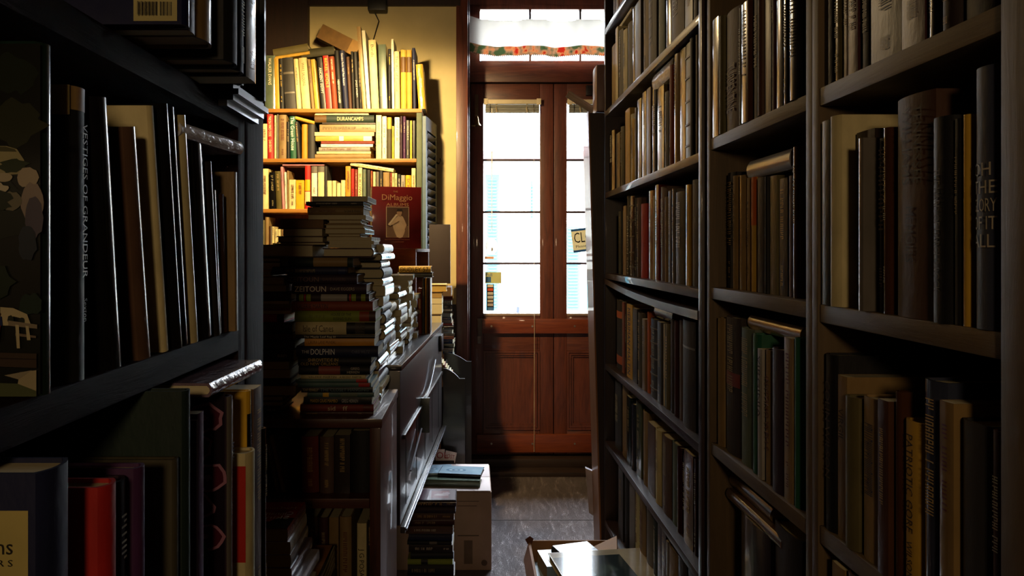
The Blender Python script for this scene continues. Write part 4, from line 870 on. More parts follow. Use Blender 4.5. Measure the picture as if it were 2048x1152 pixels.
lie('OB', .325, 2.56, zz, .195, .14, .05, 'pale blue', yaw=R(8), kind=S, gloss=True, label='wide pale blue book at the back of the open floor box', plain=True, pg='a88858')
lie('OB', .235+.02, 2.37, zz, .12, .17, .03, 'blue', yaw=R(-72), kind=H, gloss=True, label='dark blue book against the left wall of the open box')
lie('OB', .335, 2.46, zz+.0305+.02, .16, .10, .012, 'black', yaw=R(-68), kind=H, label='black book under the white photo-cover book in the open box')
def photo2(bk): picture(bk.cover, 'cover_picture', (bk.w/2, 0, 0), (0, 0, 1), (0, 1, 0), (1, 0, 0), [(rect(.002, bk.h-.002, .004, bk.d-.002), 'c8d0d4'), (rect(.01, .07, .01, bk.d-.02), '3a3c44'), (rect(bk.h-.05, bk.h-.012, .01, bk.d-.02), '2a3038'), (rect(bk.h-.07, bk.h-.06, .0, bk.d-.004), '3a4048')], .3, .5)
lie('OB', .35, 2.46, zz+.064, .20, .13, .032, 'dark grey', yaw=R(-72), kind=H, fn=photo2, label='white cover with small dark photographs lying in the open box', pg='b89868')
def atlas(bk): picture(bk.cover, 'cover_picture', (bk.w/2, 0, 0), (0, 0, 1), (0, 1, 0), (1, 0, 0), [(rect(.002, bk.h-.002, .006, bk.d-.002), 'b8a888'), (rect(bk.h*.28, bk.h-.006, .01, bk.d*.82), '2c3634'), (blob(bk.h*.6, bk.d*.4, .05, .04, j=.3), '4a5a50'), (blob(bk.h*.8, bk.d*.3, .04, .04, j=.3), '6a7a78')], .12, .9)
lie('OB', .40, 2.32, zz+.098, .30, .23, .022, 'cream', yaw=R(8), kind=H, gloss=True, fn=atlas, plain=True, label='large glossy cream picture book sliding over the front of the open box')

# ---------------------------------------------------------------- right-hand bookcases
rb = wood('24120e', '3a1e18', .4, 1, bump=.12, coat=.2); rbv = wood('20100c', '321a14', .45, 2, bump=.12, coat=.1)
XF, XS = .502, .530; YA0, YA1 = 1.715, 2.93
zs1 = [.16, .48, .78, 1.07, 1.413, 1.716, 2.024, 2.336]
b1 = thing('brown_bookcase', 'tall dark brown bookcase nearest the door on the right, six rows in view', 'bookcase', (0, 0, 0))
for z in zs1: MB().box(XF, .84, YA0+.001, YA1, z-.021, z).build('shelf', rb, b1, bevel=.0015)
MB().box(XF-.002, .84, YA0-.024, YA0, 0, 2.72).build('side_panel', rbv, b1, bevel=.002)
MB().box(XF+.001, .84, YA1+.001, YA1+.03, 0, 2.72).build('side_panel', rbv, b1, bevel=.002)
MB().box(.841, .85, YA0-.024, YA1+.03, 0, 2.72).build('back_panel', rbv, b1); MB().box(XF, .84, YA0+.001, YA1, 2.68, 2.72).build('top_board', rb, b1)
# sagging second board under the fourth shelf
sg_ = [(YA0+.002+(YA1-YA0-.004)*t, 1.389-.016-.028*(1-t)-.012*math.sin(math.pi*t)) for t in [i/14 for i in range(15)]]
MB().prism(sg_+[(a, b_+.02) for a, b_ in sg_[::-1]], 'x', XF-.004, .80).build('sagging_board', rb, b1)
ep = thing('end_panel', 'thick tan-edged upright panel standing at the door end of the brown bookcase', 'panel', (0, 0, 0))
YE0, YE1 = 2.965, 3.12
def lean_pts(y): return [(Xp(1209, 2.96)-.0, 0), (Xp(1180, 2.96), 2.024), (.80, 2.024), (.80, 0)]
MB().prism(lean_pts(0), 'y', YE0, YE1-.03).build('panel', rbv, ep)
MB().prism([(Xp(1209, 2.96)-.006, 0), (Xp(1180, 2.96)-.006, 2.03), (Xp(1180, 2.96)-.0005, 2.03), (Xp(1209, 2.96)-.0005, 0)], 'y', YE0, YE1).build('edge_strip', wood('8a5c34', 'a8754a', .4, 2, bump=.1, coat=.2), ep)
fp = tag(MB().box(.445+.03, .56-.03, 2.975, 3.07, 2.0315, 2.215).build('foam_block', wood('8a6c64', 'a08078', .4, 2), bevel=.012), 'rounded brown block standing on the thick end panel by the transom', 'block')
rp_ = thing('paper_roll', 'two cream paper rolls poking out toward the door over the end panel', 'paper roll', (Xp(1190, 3.1), 3.10, 2.048))
for dx, dz in ((0, 0), (.014, .02)):
    M = Matrix.Rotation(R(-57), 4, 'Y'); MB().tube([M@Vector((dx, -.0+dz, 0)), M@Vector((dx, -.0+dz, .135))], .0105, 12).build('roll', mat('e0d4bc', .8), rp_, smooth=True)
pp = tag(MB().add([(.470, 3.125, .44), (.50, 3.13, .42), (.50, 3.13, .60), (.455, 3.125, .62), (.473, 3.15, .44), (.50, 3.155, .42), (.50, 3.155, .60), (.458, 3.15, .62)], [(0, 1, 2, 3), (4, 7, 6, 5), (0, 3, 7, 4), (1, 5, 6, 2), (3, 2, 6, 7), (0, 4, 5, 1)]).build('folded_papers', mat('c8c4cc', .8)), 'white folded papers tucked behind the foot of the end panel', 'papers')

G = dict(gloss=True); Hb = dict(kind='hardback'); P_ = dict(plain=True)
def RD(key, words): row_def(key, '{0}, {1} from the door, '+words+', brown bookcase', 'books on the '+words+' of the brown bookcase')
RD('A0', 'uppermost row'); RD('A1', 'second row'); RD('A2', 'third row'); RD('A3', 'fourth row'); RD('A4', 'fifth row'); RD('A5', 'sixth row'); RD('A6', 'lowest visible row')
side_row('A0', .517, 1, zs1[7], [(1226,1231,-10,'dark brown'), (1232,1237,-16,'tan'), (1238,1244,-24,'rust'), (1245,1252,-30,'dark brown'), (1253,1262,-30,'black')])
side_row('A1', .517, 1, zs1[6], [(1224,1231,91,'tan'), (1233,1238,56,'cream'), (1238.5,1246,62,'khaki'), (1247,1254,61,'cream'), (1255,1264,47,'dark brown'), (1265,1273,16,'brown',G), (1274,1285,5,'black'), (1286,1297,-15,'tan'),
 (1298,1313,-20,'dark brown'), (1315,1326,-28,'sage'), (1329,1342,-40,'brown',G), (1343,1368,-50,'brown'), (1370,1385,-70,'olive'), (1386,1395,-75,'grey')], zmax=2.31)
side_row('A2', .517, 1, zs1[5], [(1221,1230,263,'black',G), (1231,1236,268,'grey'), (1238,1243,266,'tan'), (1244,1249,254,'olive'), (1250,1259,219,'gold'), (1260,1266,229,'cream'), (1267,1272,238,'yellow'), (1273,1275.5,216,'grey'),
 (1276,1284,199,'black',G), (1285,1293,185,'grey',G), (1294,1302,177,'brown'), (1303,1311,178,'dark grey',G), (1312,1317,180,'black'), (1318,1331,174,'olive',G), (1332,1340,184,'grey'), (1341,1347,131,'rust',P_), (1348,1358,102,'tan',G),
 (1359,1370,90,'tan',G), (1371,1382,73,'sage',dict(bands='khaki')), (1383,1390,70,'black'), (1391,1396,55,'tan')], zmax=1.995)
side_row('A3', XS, 1, zs1[4], [(1240,1245,423,'dark green'), (1246,1249,421,'tan'), (1249.5,1255,412,'tan'), (1256,1261,392,'khaki',dict(text=[('COMMON SON','c8c0a0',.75,.03,.6)])), (1261.5,1270,393,'dark grey',dict(gloss=True, bands='6a6450', kind='hardback')), (1271,1275,396,'black'), (1276,1283,396,'brown'),
 (1283.5,1294,408,'red',dict(label='plain red cloth book in the fourth row of the brown bookcase', plain=True)), (1295,1307,382,'tan',G), (1308,1311.5,392,'cream'), (1312,1319,370,'brick',G), (1320,1331,374,'dusty brown'), (1332,1338,394,'tan'), (1338.5,1344,382,'slate'), (1344.5,1351,378,'grey',G),
 (1351.5,1369,384,'khaki',dict(kind='hardback')), (1370,1376,388,'tan'), (1376.5,1383,370,'gold',G), (1383.5,1397,360,'grey',P_)], zmax=1.69)
side_row('A4', XS, 1, zs1[3], [(1231,1245,600,'black',dict(strips=[(.08,.2,'orange'),(.74,.84,'orange')])), (1246,1250,604,'rust'), (1251,1254,607,'black'), (1255,1266,609,'yellow',dict(text=[('MERRIMAN MALTIN','2a3870',.95,.05,.5)], kind=S, label='bright yellow paperback in the fifth row of the brown bookcase')),
 (1267,1276,617,'dark brown'), (1277,1286,626,'khaki'), (1287,1293,638,'tan'), (1294,1300,624,'orange',P_), (1301,1318,638,'black',dict(bands='5a4a28', kind='hardback')), (1319,1327,644,'dark grey'), (1328,1330.5,648,'white'), (1331,1341,647,'olive'), (1341.5,1351,639,'dark brown'),
 (1352,1358,642,'maroon'), (1359,1369,641,'dusty brown',P_), (1370,1396,641,'dark brown',dict(prot=.012, kind='hardback', plain=True, strips=[(.74,.76,'grey')]))], zmax=1.35)
side_row('A5', XS, 1, zs1[2], [(1230,1242,763,'dark grey'), (1243,1255,772,'tan'), (1256,1264,793,'dark green',G), (1265,1271,808,'slate',G), (1272,1282,804,'sage',G), (1285,1296,823,'tan'), (1297,1311,848,'dusty brown',P_), (1312,1323,858,'cream'), (1324,1341,872,'dusty brown'),
 (1342,1356,886,'sage',P_), (1357,1363,895,'maroon',G), (1364,1371,908,'black',G), (1372,1390,905,'dusty brown',G), (1391,1398,918,'maroon',G)], zmax=1.045)
side_row('A6', XS, 1, zs1[1], [(1240,1249,937,'dark grey'), (1250,1258,950,'black',dict(tcol='d8d0c0')), (1259,1270,971,'grey',P_), (1271,1278,977,'cream'), (1279,1290,992,'tan'), (1291,1304,1014,'grey',P_), (1305,1314,1032,'dark green'), (1315,1323,1050,'maroon'), (1324,1332,1056,'brown'),
 (1333,1337,1082,'pale grey'), (1338,1356,1096,'tan'), (1357,1374,1115,'dark brown'), (1375,1396,1130,'dark brown')], zmax=.752)
def flat_side(row, x0, x1, yb, X, t, col, dp=.16, z=None, sgn=1, yawj=0, **o):
    Ya, Yb = F*abs(X)/abs(x0-VX), F*abs(X)/abs(x1-VX); Ym = (Ya+Yb)/2; L_ = abs(Ya-Yb)
    zz_ = Zp(yb, Ym) if z is None else z
    return lie(row, X+sgn*dp/2, Ym, zz_, L_, dp, t, col, yaw=R((-90 if sgn > 0 else 90)+yawj), **o)
row_def('AF', '{0} lying over the brown bookcase rows', 'books lying over the rows of the brown bookcase')
flat_side('AF', 1238, 1262, 60, XS-.005, .012, 'white', label='slim white book lying on the second row near the door end', z=2.293, dp=.1)
flat_side('AF', 1304, 1340, 173, .512, .046, 'c8c8d0', gloss=True, plain=True, kind=H, label='silver-jacketed book lying on top of the third row, brown bookcase', z=1.952, crinkle=.3)
flat_side('AF', 1308, 1344, 638, XS+.002, .035, 'navy', gloss=True, plain=True, kind=H, label='dark blue glossy book lying on the fifth row of the brown bookcase', z=1.304)

# painted units
gp = wood('5a4a32', '6c5a3e', .55, 1, bump=.25, spec=.3); gpv = wood('56462e', '685438', .55, 2, bump=.2, spec=.3)
zs2 = [.08, .44, .765, 1.097, 1.422, 1.733, 2.05]
XG = .5
b2 = thing('painted_bookcase', 'narrow greyish-beige painted bookcase in the middle of the right side', 'bookcase', (0, 0, 0))
y0, y1 = 1.158, 1.645
for z in zs2[1:]: MB().box(XG, .78, y0+.0005, y1-.0205, z-.024, z).build('shelf', gp, b2, bevel=.0015)
for a in (y0-.02, y1-.02): MB().box(XG-.002, .78, a, a+.02, 0, 2.3).build('side_panel', gpv, b2, bevel=.0015)
MB().box(.781, .79, y0-.02, y1, 0, 2.3).build('back_panel', mat('2c2418', .8), b2)
b3 = thing('painted_bookcase', 'nearest greyish-beige painted bookcase at the right edge of the view', 'bookcase', (0, 0, 0))
y2, y3 = .728, 1.137
zs3 = [.44, .78, 1.104, 1.422, 1.733, 2.05]
for z in zs3: MB().box(XG, .78, y2+.0005, y3-.0205, z-.026, z).build('shelf', gp, b3, bevel=.0015)
MB().box(XG-.002, .78, y3-.02, y3, 0, 2.3).build('side_panel', gpv, b3, bevel=.0015); MB().box(XG-.004, .78, y2-.05, y2, 0, 2.3).build('side_panel', gpv, b3, bevel=.0015)
MB().box(.781, .79, y2-.05, y3, 0, 2.3).build('back_panel', mat('2c2418', .8), b3)
XS2 = .53
def RB(key, words): row_def(key, '{0}, {1} from the door, '+words, 'books on the '+words)
RB('G1', 'top row, middle painted bookcase'); RB('G2', 'second row, middle painted bookcase'); RB('G3', 'third row, middle painted bookcase')
side_row('G1', .503, 1, zs2[5], [(1427,1440,38,'dark grey',G), (1441,1448,33,'olive'), (1449,1478,22,'maroon',dict(text=[('TURPENTINE','6a5034',.55,.15,.5)], label='dark red book lettered TURPENTINE in the middle painted bookcase')), (1479,1486,16,'olive'), (1489,1502,6,'brown',G), (1503,1519,-8,'black'), (1520,1527,-10,'brown'),
 (1528,1541,-18,'grey'), (1543,1552,-25,'maroon'), (1553,1565,-30,'grey',G), (1566,1579,-35,'dark grey',G), (1580,1603,-60,'black',G)], zmax=2.01)
side_row('G2', .526, 1, zs2[4], [(1451,1468,346,'black'), (1469,1478,352,'tan'), (1479,1492,351,'tan',G), (1493,1502,356,'tan'), (1503,1513,355,'gold',dict(plain=True, strips=[(.58,1,'orange')])), (1514,1535,355,'dark brown'), (1536,1540,354,'black'), (1541,1556,352,'olive'), (1557,1574,357,'black'),
 (1575,1589,352,'mauve',P_), (1590,1603,294,'brown',G)], zmax=1.70)
side_row('G3', .511, 1, zs2[3], [(1436,1446,636,'tan'), (1447,1476,635,'dark brown',dict(strips=[(.5,.6,'brick')])), (1477,1503,657,'sage'), (1504,1519,668,'green',P_), (1520,1529,698,'pale grey',dict(text=[('VIRGINIA','181410',.95,.3,.6)])), (1530,1545,700,'tan',dict(text=[('INVITING WELLS','5a1c14',.8,.25,.5)])),
 (1546,1573,698,'plum'), (1574,1592,676,'tan'), (1593,1604,676,'green',P_)], zmax=1.395)
row_def('GF', '{0} lying in the middle painted bookcase', 'books lying flat in the middle painted bookcase')
flat_side('GF', 1493, 1578, 347, XS2-.008, .034, 'silver', gloss=True, kind=H, plain=True, label='rounded silver-brown book lying across the second row, middle painted bookcase', z=1.634, dp=.2)
flat_side('GF', 1495, 1600, 660, XS2-.006, .026, 'tan', gloss=True, kind=H, plain=True, label='tan book lying across the third row of the middle painted bookcase', z=1.350, dp=.2)
RB('G4', 'lowest row, middle painted bookcase')
side_row('G4', XS2, 1, zs2[2], [(1486,1545,1045,'black',dict(gloss=True, kind=H, plain=True, label='big black glossy book under two lying ones, middle painted bookcase', prot=.01)), (1546,1600,1060,'dark brown',dict(kind=H))], zmax=1.05, depth=.2)
flat_side('GF', 1452, 1560, 1030, XS2-.005, .022, 'dusty brown', gloss=True, kind=H, plain=True, label='brown shiny book poking out above the big black one', z=.985, dp=.2)
flat_side('GF', 1458, 1540, 1000, XS2+.006, .026, 'tan', gloss=True, kind=H, label='tan book on the brown shiny one, lowest row middle painted bookcase', z=1.0075, dp=.2)

RB('N1', 'top row, nearest painted bookcase'); RB('N2', 'second row, nearest painted bookcase'); RB('N3', 'third row, nearest painted bookcase')
side_row('N1', .506, 1, zs3[4], [(1648,1662,-60,'black'), (1663,1685,-60,'olive',G), (1686,1696,-40,'dusty brown'), (1697,1717,-50,'maroon'), (1718,1744,-70,'black'), (1745,1807,-80,'dark grey'), (1808,1855,-80,'maroon'), (1856,1883,-60,'black',G), (1884,1918,-70,'dark brown'), (1920,2000,-80,'dark grey')], zmax=2.01)
side_row('N2', .506, 1, zs3[3], [(1652,1669,242,'dark green',P_), (1671,1692,233,'cream',dict(kind=H, plain=True, prot=.012)), (1696,1732,262,'dark brown',dict(prot=-.01, plain=True)), (1734,1744,277,'grey',dict(gloss=True, prot=.012)), (1745,1768,277,'black',dict(prot=-.004)), (1771,1784,256,'brown',G),
 (1795,1872,191,'brown',dict(kind=H, text=[('TENNESSEE','1a0e08',.95,.6,.2,.2),('WILLIAMS','1a0e08',.95,.6,.2,-.1),('MEMOIRS','1a0e08',.5,.25,.2,.0)], label='thick brown hardback with dark lettering, tallest but one on the nearest bookcase')), (1874,1914,235,'black',dict(kind=H, prot=.01, text=[('THE HARD OF HAROLD ROCK','3a3430',.75,.15,.3)])),
 (1915,1931,238,'black'), (1933,1946,230,'gold',dict(gloss=True)), (1955,2008,134,'slate',dict(kind=H, prot=.008, plain=True, label='tall slate-grey hardback titled OH THE GLORY OF IT ALL at the near end'))], zmax=1.70, depth=.19)
gl_ = [b_ for _, b_, l_ in ROWS['N2'][2] if l_ and 'GLORY' in l_][0]
for k, s_ in enumerate(('OH', 'THE', 'GLORY', 'OF IT', 'ALL')): upright_text(gl_, s_, 'b0a690', .585-.068*k, .05)
side_row('N3', .506, 1, zs3[2], [(1650,1673,709,'black',dict(prot=.004, text=[('COLIN WILSON','4a3a30',.85,.3,.4)])), (1674,1693,752,'tan',dict(text=[('VIRGIL','2a1c10',.8,.6,.5)])), (1694,1719,793,'olive'), (1720,1763,796,'tan',dict(kind=H)), (1764,1786,800,'brown'), (1789,1801,783,'brown',G),
 (1802,1840,842,'gold',dict(kind=H, name='tan-orange', text=[('PATRIOTIC GORE','2c1c10',.92,.35,.35),('WILSON','2c1c10',.3,.08,.3)], label='tan book titled PATRIOTIC GORE in the third row of the nearest bookcase')), (1842,1887,761,'slate',dict(gloss=True, kind=H)),
 (1889,1918,804,'tan',G), (1920,1980,845,'dark grey',dict(kind=H)), (1982,2008,862,'maroon')], zmax=1.385, depth=.19)
RB('N4', 'lowest row, nearest painted bookcase')
side_row('N4', .506, 1, zs3[1], [(1668,1694,1131,'tan',P_), (1695,1730,1140,'brown')], zmax=1.07)

# ---------------------------------------------------------------- left-hand shelves
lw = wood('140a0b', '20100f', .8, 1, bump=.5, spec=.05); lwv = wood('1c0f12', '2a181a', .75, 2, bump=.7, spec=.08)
ls = thing('dark_bookcase', 'dark rough-wood bookcase close by on the left, ending in a thick post', 'bookcase', (0, 0, 0))
XL = -.337
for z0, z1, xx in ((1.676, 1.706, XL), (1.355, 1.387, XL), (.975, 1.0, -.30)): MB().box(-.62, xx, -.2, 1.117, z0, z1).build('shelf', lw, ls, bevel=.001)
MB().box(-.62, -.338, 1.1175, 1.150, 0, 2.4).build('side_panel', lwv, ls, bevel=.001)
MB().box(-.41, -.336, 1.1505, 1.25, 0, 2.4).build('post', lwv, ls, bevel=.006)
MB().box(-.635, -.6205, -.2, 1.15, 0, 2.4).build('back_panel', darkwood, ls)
LN = R(9)
row_def('L2', '{0}, {1} from the near end of the middle row on the left', 'books in the middle row on the left')
def garden(bk):
    q = lambda *p: [((96-p[k])/2540, (779-p[k+1])/2540) for k in range(0, len(p), 2)]
    e = lambda cx, cy, rx, ry, j=.1: blob((96-cx)/2540, (779-cy)/2540, rx/2540, ry/2540, 18, j=j)
    S_ = [(rect(.0005, bk.d-.002, .002, bk.h-.002), '15160f'), (e(40, 150, 45, 40, .3), '1c2216'), (e(50, 250, 50, 45, .3), '2a2c1c'), (e(20, 420, 60, 60, .2), '1a1e16'),
          (q(-60,290, 30,291, 50,297, 64,318, 66,345, -60,352), '8e8660'), (q(-60,291, 28,292, 46,297, 50,302, -60,300), '4a4830'), (e(44, 330, 28, 13, .3), '2c3420'),
          (e(24, 352, 17, 9), 'a09478'), (e(72, 352, 22, 20), '9a8c74'), (e(80, 400, 22, 38), '84766a'), (e(84, 430, 18, 40), '4c4650'), (e(40, 398, 20, 18), '6a6450'), (e(12, 372, 22, 10, .3), 'b0a68c'), (e(10, 400, 30, 22, .3), '22281a'),
          (e(72, 480, 18, 34, .15), '262c34'), (e(15, 555, 30, 30, .3), '1c2618'), (e(80, 600, 20, 22, .3), '1c2a20'),
          (q(20,604, 45,606, 72,618, 80,640, 66,640, 62,626, 45,622, 38,640, 20,640), 'a89c78'), (e(40, 628, 6, 8), '24281c'), (e(62, 632, 6, 8), '24281c'),
          (q(36,630, 92,638, 92,646, 36,640), '7c705c'), (q(50,654, 90,660, 90,664, 50,660), '6a5c4c'), (q(50,638, 57,639, 59,684, 53,684), 'a89c78'), (q(70,640, 76,641, 80,668, 73,668), 'a89c78'),
          (e(18, 618, 4, 5, .05), '3a2418'), (q(10,622, 24,622, 26,640, 10,640), '1c2448'), (q(9,640, 22,640, 19,672, 14,672, 13,655, 10,672, 6,672), 'a01c18'),
          (q(-60,690, 92,694, 92,722, -60,716), '3c3026'), (q(-60,700, 92,704, 92,706, -60,702), '241c16'), (q(60,730, 92,726, 92,776, 52,776), '9c9070'), (q(30,736, 84,726, 58,744), '8a8068'), (q(-60,748, 56,752, 92,766, 92,777, -60,777), '4c5236')]
    picture(bk.cover, 'cover_picture', (-bk.w/2, 0, 0), (0, 1, 0), (0, 0, 1), (-1, 0, 0), S_, .3, .5)
side_row('L2', XL, -1, 1.3872, [
 (66,97,90,'dark green',dict(prot=.006, gloss=True, kind=H, plain=True, d=.2, fn=garden, label='large book with a garden boulder photograph cover at the far left')),
 (146,181,177,'black',dict(prot=.0, kind=H, text=[('VESTIGES OF GRANDEUR','a8a090',.88,.35,.34,.15),('Sexton','6a645c',.28,.2,.26,.15)], strips=[(.92,1,'tan')], label='black hardback titled VESTIGES OF GRANDEUR on the left', d=.22, fn=lambda bk: picture(bk.cover, 'jacket_edge', (-bk.w/2, 0, 0), (0, 1, 0), (0, 0, 1), (-1, 0, 0), [(rect(.003, bk.d, bk.h*.90, bk.h), '9a8450'), (rect(.004, .025, bk.h*.9, bk.h), 'c0aa70')], .5))),
 (184,216,199,'black',dict(gloss=True, lean=R(7), kind=H, d=.2)), (248,271,258,'dusty brown',dict(gloss=True, kind=H, lean=LN, prot=.004, d=.12)), (299,311,214,'cream',dict(kind=H, lean=LN, plain=True, prot=.0, d=.2)), (318,330,210,'black',dict(gloss=True, lean=LN)), (336,351,217,'navy',dict(gloss=True, lean=LN)),
 (358,370,233,'cream',dict(lean=LN, gloss=True, plain=True, kind=H)), (381,404,268,'black',dict(lean=LN, gloss=True)), (408,416,325,'dark grey',dict(gloss=True, lean=LN)), (421,434,383,'black',dict(gloss=True, lean=R(7))), (438,449,390,'brown',dict(lean=R(5), d=.12)), (455,461.5,345,'tan',dict(lean=R(1.5), kind=S, prot=.01))], depth=.19)
row_def('L2F', '{0} lying on the left middle row', 'books lying over the left rows')
lie('L2F', -.384, .985, 1.631, .175, .12, .017, 'd8d8e0', yaw=R(83.4), gloss=True, kind=H, plain=True, crinkle=.7, label='crinkled silver-wrapped book jutting out of the left middle row')
row_def('L1', '{0}, {1} from the near end of the upper row on the left', 'books in the upper row on the left')
def barcode(bk):
    picture(bk.cover, 'barcode_label', (-bk.w/2, 0, 0), (0, 1, 0), (0, 0, 1), (-1, 0, 0), [(rect(.008, .049, .003, .0265), 'b0a468')]+[(rect(.013+i*.0011, .013+i*.0011+.0004+.0004*((i*7) % 3 == 0), .008, .021), '141008') for i in range(29) if i not in (10, 11)], .6)
side_row('L1', -.27, -1, 1.7062+.006, [(371,384,-60,'navy',dict(prot=0, kind=H, fn=barcode, plain=True, d=.21, gloss=True, label='dark blue book with a cream barcode label on its back cover')), (386,401,-50,'brown',dict(prot=-.004)), (402,434,-40,'tan',dict(prot=.0, plain=True, kind=H, gloss=True, label='dull yellow book beside the barcode book, upper left'))], depth=.2)
side_row('L1', -.27, -1, 1.7062, [(446,470,-80,'black',dict(kind='hardback')), (471,490,-80,'black',dict(kind='hardback')), (491,511,-80,'black',dict(gloss=True, kind='paperback', prot=.002))], depth=.2)
for x0, x1, n_, cn in ((300, 400, 'flat brown book under the barcode book on the upper left shelf', 'brown'),):
    pass
fr_ = thing('picture_frame', 'black framed glazed picture hung on the post at upper left', 'picture frame', (-.335, 1.17, 1.69), R(-90))
fm = mat('16161c', .42, .1, coat=.15); FW, FH = .15, .62
for a in ((0, FW, 0, .03), (0, FW, FH-.03, FH), (0, .03, .03, FH-.03), (FW-.03, FW, .03, FH-.03)):
    MB().box(a[0], a[1], -.0, .0, a[2], a[3]) if False else None
def mould(b, x0, x1, z0, z1, hor):
    for k, (o_, y) in enumerate(((0, .012), (.008, .020), (.016, .026), (.023, .020))):
        if hor > 0: b.box(x0, x1, 0, y, z0+o_, z0+o_+.0075)
        elif hor < 0: b.box(x0, x1, 0, y, z1-o_-.0075, z1-o_)
    return b
# the frame lies in the plane of the post: local x runs toward the viewer, local y out into the aisle
for nm, bx_ in (('frame_rail', lambda b, o_, y: b.box(0, FW, .0005, y, o_, o_+.0075)), ('frame_rail', lambda b, o_, y: b.box(0, FW, .0005, y, FH-o_-.0075, FH-o_)),
                ('frame_stile', lambda b, o_, y: b.box(o_, o_+.0075, .0005, y, .031, FH-.031)), ('frame_stile', lambda b, o_, y: b.box(FW-o_-.0075, FW-o_, .0005, y, .031, FH-.031))):
    b_ = MB()
    for o_, y in ((0, .012), (.0077, .020), (.0154, .027), (.0231, .020)): bx_(b_, o_, y)
    b_.build(nm, fm, fr_)
MB().box(.031, FW-.031, .001, .006, .031, FH-.031).build('glazing', mat('0c0c10', .04, 0, metal=.9), fr_)
row_def('L3', '{0}, {1} from the near end of the lower left row', 'books in the lower left row')
def nslabel(bk):
    picture(bk.cover, 'cover_label', (-bk.w/2, 0, 0), (0, 1, 0), (0, 0, 1), (-1, 0, 0), [(rect(.012, .16, .05, bk.h-.026), 'b0a05c')], .7)
    decal(bk.cover, 'lettering', text2d('ns'), (-bk.w/2-.001, .034, .286), (0, -1, 0), (0, 0, 1), '1a1610', length=.0115, height=.011)
    decal(bk.cover, 'lettering', text2d('R S'), (-bk.w/2-.001, .033, .2775), (0, -1, 0), (0, 0, 1), '1a1610', length=.0105, height=.0046)
def floral(bk):
    S_ = [(rect(.004, bk.d-.002, .003, bk.h-.003), '180c18')]
    for cx, cy, r_ in ((.022, .285, .016), (.03, .25, .015), (.018, .215, .016), (.03, .18, .016), (.02, .145, .015), (.045, .27, .014), (.045, .20, .014)):
        S_ += [(blob(cx, cy, r_, r_*1.1, j=.18), '9a6a7c'), (blob(cx, cy, r_*.8, r_*.9, j=.18), '4a1426'), (blob(cx+.002, cy, r_*.25, r_*.2, j=.3), '9a6a7c')]
    S_ += [([(.024, .10), (.034, .125), (.022, .14), (.018, .12)], '2c6a30'), ([(.04, .08), (.05, .1), (.045, .115)], '2c6a30'), (blob(.06, .29, .012, .02, j=.3), '2c6a30'), (rect(.01, .05, .01, .05), '2a2454')]
    picture(bk.cover, 'cover_picture', (-bk.w/2, 0, 0), (0, 1, 0), (0, 0, 1), (-1, 0, 0), [([(x*1.3, y*bk.h/.31) for x, y in p_], c_) for p_, c_ in S_], .3, .4)
def neworl(bk):
    picture(bk.cover, 'cover_border', (-bk.w/2, 0, 0), (0, 1, 0), (0, 0, 1), (-1, 0, 0), [(rect(.001, .0022, .012, bk.h-.006), 'a89ab8'), (rect(.001, .05, bk.h-.0072, bk.h-.006), 'a89ab8'), (rect(.001, .008, .012, .0132), 'a89ab8'), (rect(.014, .05, .02, bk.h-.02), '140a14')], .4)
    decal(bk.cover, 'lettering', text2d('NEW ORLEANS'), (-bk.w/2-.001, .022, bk.h*.72), (0, 0, -1), (0, -1, 0), '6a5a6a', length=bk.h*.4, height=.006)
side_row('L3', -.30, -1, 1.0002, [
 (90,154,931,'navy',dict(prot=0, kind=H, d=.2, fn=nslabel, plain=True, label='dark blue book with a cream pasted label in the lower left corner')),
 (196,229,966,'red',dict(kind=H, prot=.006, d=.075+.04, plain=True, label='red hardback with visible top pages in the lower left row')), (236,266,960,'plum',dict(kind=H, prot=-.002, d=.13)),
 (268,288,932,'purple',dict(kind=H, prot=.004, text=[('NEW ORLEANS','a89ab8',.62,.0,.7)], d=.17, label='purple hardback lettered NEW ORLEANS in the lower left row')),
 (350,361,917,'khaki',dict(kind=H, plain=True, prot=.0, d=.17)), (364,378,780,'dark green',dict(kind=H, plain=True, prot=.004, d=.24, label='tall dark green book rising behind the khaki one, lower left')),
 (404,417,825,'purple',dict(kind=S, plain=True, prot=-.004, d=.12, fn=neworl)), (455,465,792,'plum',dict(kind=H, prot=.002, d=.2, fn=floral, strips=[(0,1,'grey')], label='dark picture book with maroon flowers outlined in pink, lower left')),
 (468,480,801,'tan',dict(kind=H, prot=-.006, strips=[(.1,.2,'black')])), (482,497,901,'cream',dict(kind=H, prot=.012, plain=True, d=.14, label='cream-spined book with a red cover in the lower left row',
   fn=lambda bk: picture(bk.cover, 'cover_picture', (-bk.w/2, 0, 0), (0, 1, 0), (0, 0, 1), (-1, 0, 0), [(rect(.006, .1, bk.h*.4, bk.h*.93), 'b8281a'), (rect(.006, .1, .0, bk.h*.32), 'a02418')], .4))),
 (498,505,781,'yellow',dict(prot=.0, strips=[(.3,.9,'black')])), (506,522,774,'dusty brown',dict(prot=.002, kind=S)), (523,529,856,'black',dict(gloss=True, prot=.004))], depth=.2)
lie('L2F', -.355, .985, 1.331, .19, .12, .016, 'mauve', yaw=R(88), gloss=True, kind=H, plain=True, crinkle=.5, label='grey-lilac wrapped book lying over the lower left row')

finish_rows()
for o in [o for o in bpy.data.objects if o.parent is None and o.type == 'EMPTY' and o.name.startswith('book') and 'category' not in o]:
    tag(o, 'tan book leaning diagonally over the second lamp-lit shelf row', 'book', 'books on the second shelf of the lamp-lit bookcase')

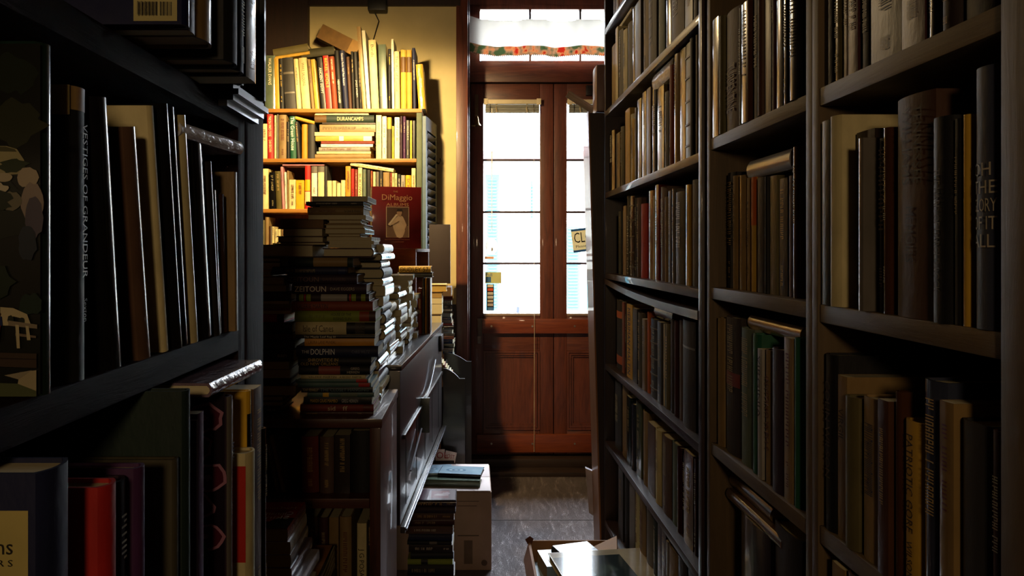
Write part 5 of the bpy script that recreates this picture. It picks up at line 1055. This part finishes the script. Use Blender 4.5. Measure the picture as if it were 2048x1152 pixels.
# ---------------------------------------------------------------- more than 300 books show: the 300 largest in the picture stay single, the small rest is one object
REST = [1, 6, 14, 15, 16, 22, 28, 31, 33, 34, 36, 38, 39, 43, 44, 46, 47, 48, 49, 50, 51, 53, 56, 60, 64, 65, 66, 67, 68, 69, 72, 73, 74, 75, 76, 77, 78, 79, 80, 81, 82, 83, 84, 85, 86, 87, 88, 89, 90, 91, 92, 93, 94, 95, 96, 97, 99, 100, 101, 102, 103, 104, 105, 106, 107, 108, 109, 110, 117, 118, 124, 125, 147, 148, 149, 150, 151, 153, 156, 159, 160, 161, 168, 171, 172, 173, 174, 176, 178, 179, 180, 182, 186, 187, 188, 189, 190, 191, 192, 193, 194, 195, 196, 197, 198, 200, 202, 203, 204, 205, 206, 207, 208, 209, 210, 211, 212, 213, 214, 215, 216, 217, 218, 219, 220, 221, 222, 223, 224, 225, 226, 227, 228, 229, 230, 231, 232, 233, 234, 235, 236, 237, 238, 239, 240, 241, 242, 243, 244, 245, 246, 248, 250, 251, 252, 253, 254, 255, 256, 257, 258, 259, 260, 261, 262, 263, 264, 265, 266, 267, 268, 269, 270, 271, 272, 273, 274, 275, 276, 277, 278, 279, 280, 281, 282, 283, 284, 285, 287, 289, 290, 291, 292, 293, 294, 295, 296, 301, 308, 309, 310, 316, 317, 318, 320, 321, 322, 323, 324, 325, 326, 327, 328, 329, 330, 331, 332, 333, 334, 335, 336, 337, 338, 339, 340, 341, 342, 343, 344, 345, 346, 347, 348, 349, 351, 352, 355, 356, 357, 358, 359, 372, 373, 375, 376, 379, 380, 385, 396, 398, 400, 404, 407, 411, 416, 424, 441, 451, 452, 453, 455, 456, 457, 459, 531, 560]
rest = [ALLB[k] for k in REST]
vs = []; fs = []; mi = []; slots = []; sm = []
bpy.context.view_layer.update()
for o in rest:
    for c in o.children_recursive:
        if c.type != 'MESH': continue
        n0 = len(vs); M = c.matrix_world; vs += [tuple(M@v.co) for v in c.data.vertices]
        m_ = c.data.materials[0]
        for p in c.data.polygons:
            pm_ = c.data.materials[p.material_index]
            if pm_ not in slots: slots.append(pm_)
            fs.append(tuple(v+n0 for v in p.vertices)); mi.append(slots.index(pm_)); sm.append(p.use_smooth)
for o in rest:
    for c in list(o.children_recursive)+[o]: bpy.data.objects.remove(c)
me = bpy.data.meshes.new('small_books'); me.from_pydata(vs, [], fs); me.update()
for p, k, q in zip(me.polygons, mi, sm): p.material_index = k; p.use_smooth = q
so = link('small_books', me, slots); me.set_sharp_from_angle(angle=R(32))
tag(so, 'the many slim and far-off books filling the gaps of every shelf and pile', 'books'); so['kind'] = 'stuff'
